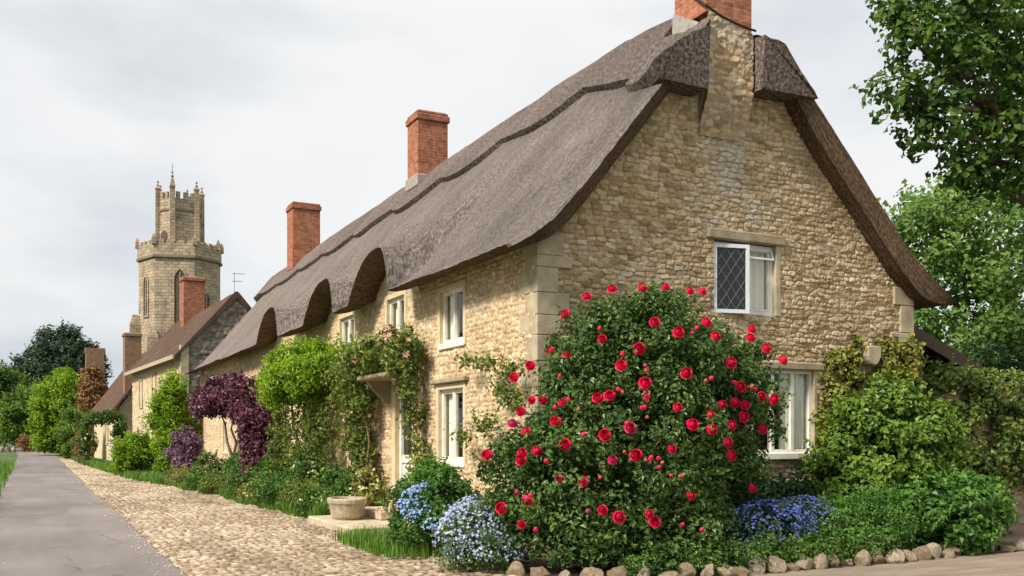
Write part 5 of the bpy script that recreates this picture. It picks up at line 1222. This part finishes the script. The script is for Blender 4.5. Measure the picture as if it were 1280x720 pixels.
# ================================================================ FAR HEDGES AND TREES
with_stems(simple('clipped_hedge', 'big rounded yellow green hedge tree beyond the low cottage', 'hedge', 76, 80, [(0, 0, 4.2, 2.0, 2.4, 2.7), (-.9, .2, 2.4, 1.4, 2.0, 2.4), (.5, -.2, 2.4, 1.6, 2.0, 2.4), (.7, 0, 4.8, 1.5, 2.0, 2.0), (0, -.3, 1.3, 1.9, 2.1, 1.4), (.9, 0, 1.2, 1.6, 2.0, 1.3)], 30000, .2, L_lime, ss=.38, up=.9, fill=.35), [(0, 0, 4), (.8, 0, 4)], .2, 'trunk', M_bark)
with_stems(simple('small_hedge', 'smaller mid green bush in front of the tall yellow green hedge', 'bush', 91, 66, [(0, 0, 1.9, .9, 1.1, 1.7), (.4, .2, 1.3, .9, 1.0, 1.2), (.1, 0, .6, .9, 1.1, .7)], 8000, .16, L_shrub, ss=.32, up=.5, fill=.3), [(0, 0, 2)], .05)
with_stems(simple('orange_shrub', 'rusty orange leaved shrub beside the leafy garden arch', 'shrub', 102, 56, [(0, 0, 1.1, .45, .6, .75), (.2, -.3, .6, .4, .5, .5)], 2600, .13, M_rustleaf, ss=.25), [(0, 0, 1)], .03)
ax, ay = gp(128, 52)
ga = thing('garden_arch', 'leafy rose arch over the path by the low cottage', 'arch', (ax, ay, 0))
m = MB(); 
for s in (-.9, .9): m.tube([(ax + s, ay, 0), (ax + s, ay, 2.0)] + [(ax + s * math.cos(k * .26), ay, 2.0 + .8 * math.sin(k * .26)) for k in range(1, 7)], .035, 5)
m.build('hoop', M_darkwood, ga)
foliage('foliage', [(ax - .85, ay, 1.2, .3, .4, 1.2), (ax + .9, ay, 1.3, .35, .45, 1.3), (ax - .4, ay, 2.5, .55, .45, .38), (ax + .4, ay, 2.55, .6, .45, .38)], 5200, .13, L_mid, ga, ss=.22)
f = scatter_flowers('blossoms', [(ax + .9, ay, 1.0, .35, .45, 1.0), (ax - .8, ay, 1.2, .3, .4, 1.0)], 70, .16, P_cream, ga); f['kind'] = 'stuff'
def ftree(label, px, d, ells, n, leaf, mat, nm='tree', grp=None):
    x, y = gp(px, d); E = [(x + a, y + b, c, r1, r2, r3) for a, b, c, r1, r2, r3 in ells]
    return tree(nm, label, (x, y), E, n, leaf, mat, .35, [(x, y, E[0][2])] + [(e[0], e[1], e[2]) for e in E[1:]], grp, ss=.85)
ftree('tall dark rounded tree rising behind the yellow green hedge', 72, 122, [(0, 0, 9.5, 4.6, 4.6, 4.6), (-2.2, 0, 9, 3.2, 3, 3.2), (2.8, 0, 10, 3.0, 3, 3.4), (.5, 0, 13.2, 2.6, 2.5, 2.2), (-3.8, 0, 7.5, 2.6, 2.5, 2.3), (0, 0, 5.5, 4.2, 4, 3)], 30000, .33, L_oak, 'broad_tree')
ftree('mid green tree standing left of the yellow green hedge', 40, 100, [(0, 0, 4.2, 2.4, 2.4, 2.4), (1.2, -.5, 5.0, 1.6, 1.6, 1.5), (-1.0, 0, 3.0, 2.0, 2, 2.0)], 12000, .26, L_shrub, 'small_tree')
ftree('dark tree at the far left end of the lane', -6, 105, [(0, 0, 6.2, 3.2, 3.2, 3.2), (1.6, 0, 4.4, 2.6, 2.6, 3), (-2, 0, 5, 3, 3, 3.6)], 17000, .30, L_maple, 'dark_tree')
ftree('dark green tree closing the end of the lane', 22, 135, [(0, 0, 4.5, 4.2, 3.5, 4.2), (3.5, 0, 3.2, 3.2, 3, 3.1), (-4.5, 0, 5.2, 3.6, 3, 4.4), (-9, 0, 5, 4, 3.5, 5)], 20000, .34, L_oak, 'dark_tree')
plant('far_hedge', 'low dark hedge closing the view at the far end of the lane', 'hedge', gp(8, 142), [(gp(8, 142)[0] + k * 2.4, gp(8, 142)[1], 1.4 + .3 * math.sin(k), 1.8, 1.2, 1.7) for k in range(-8, 4)], 9000, .32, L_oak, ss=.6, fill=.3)
with_stems(simple('russet_bush', 'small russet bush at the far end of the lane', 'bush', 31, 96, [(0, 0, .95, .62, .6, .75), (.2, 0, .5, .5, .5, .5)], 1600, .16, M_rustleaf, ss=.3), [(0, 0, 1)], .05)
for i, px in enumerate((2, 10, 17, 40, 47)):
    x, y = gp(px, 99 + i % 2); o = bpy.data.objects.new('marker_stone', rocks[i]); COL.objects.link(o); o.location = (x, y, .22); o.scale = (.3, .25, .36); o.rotation_euler.z = i
    tag(o, 'small pale stone standing on the verge at the far end of the lane', 'stone', 'pale stones at the end of the lane')
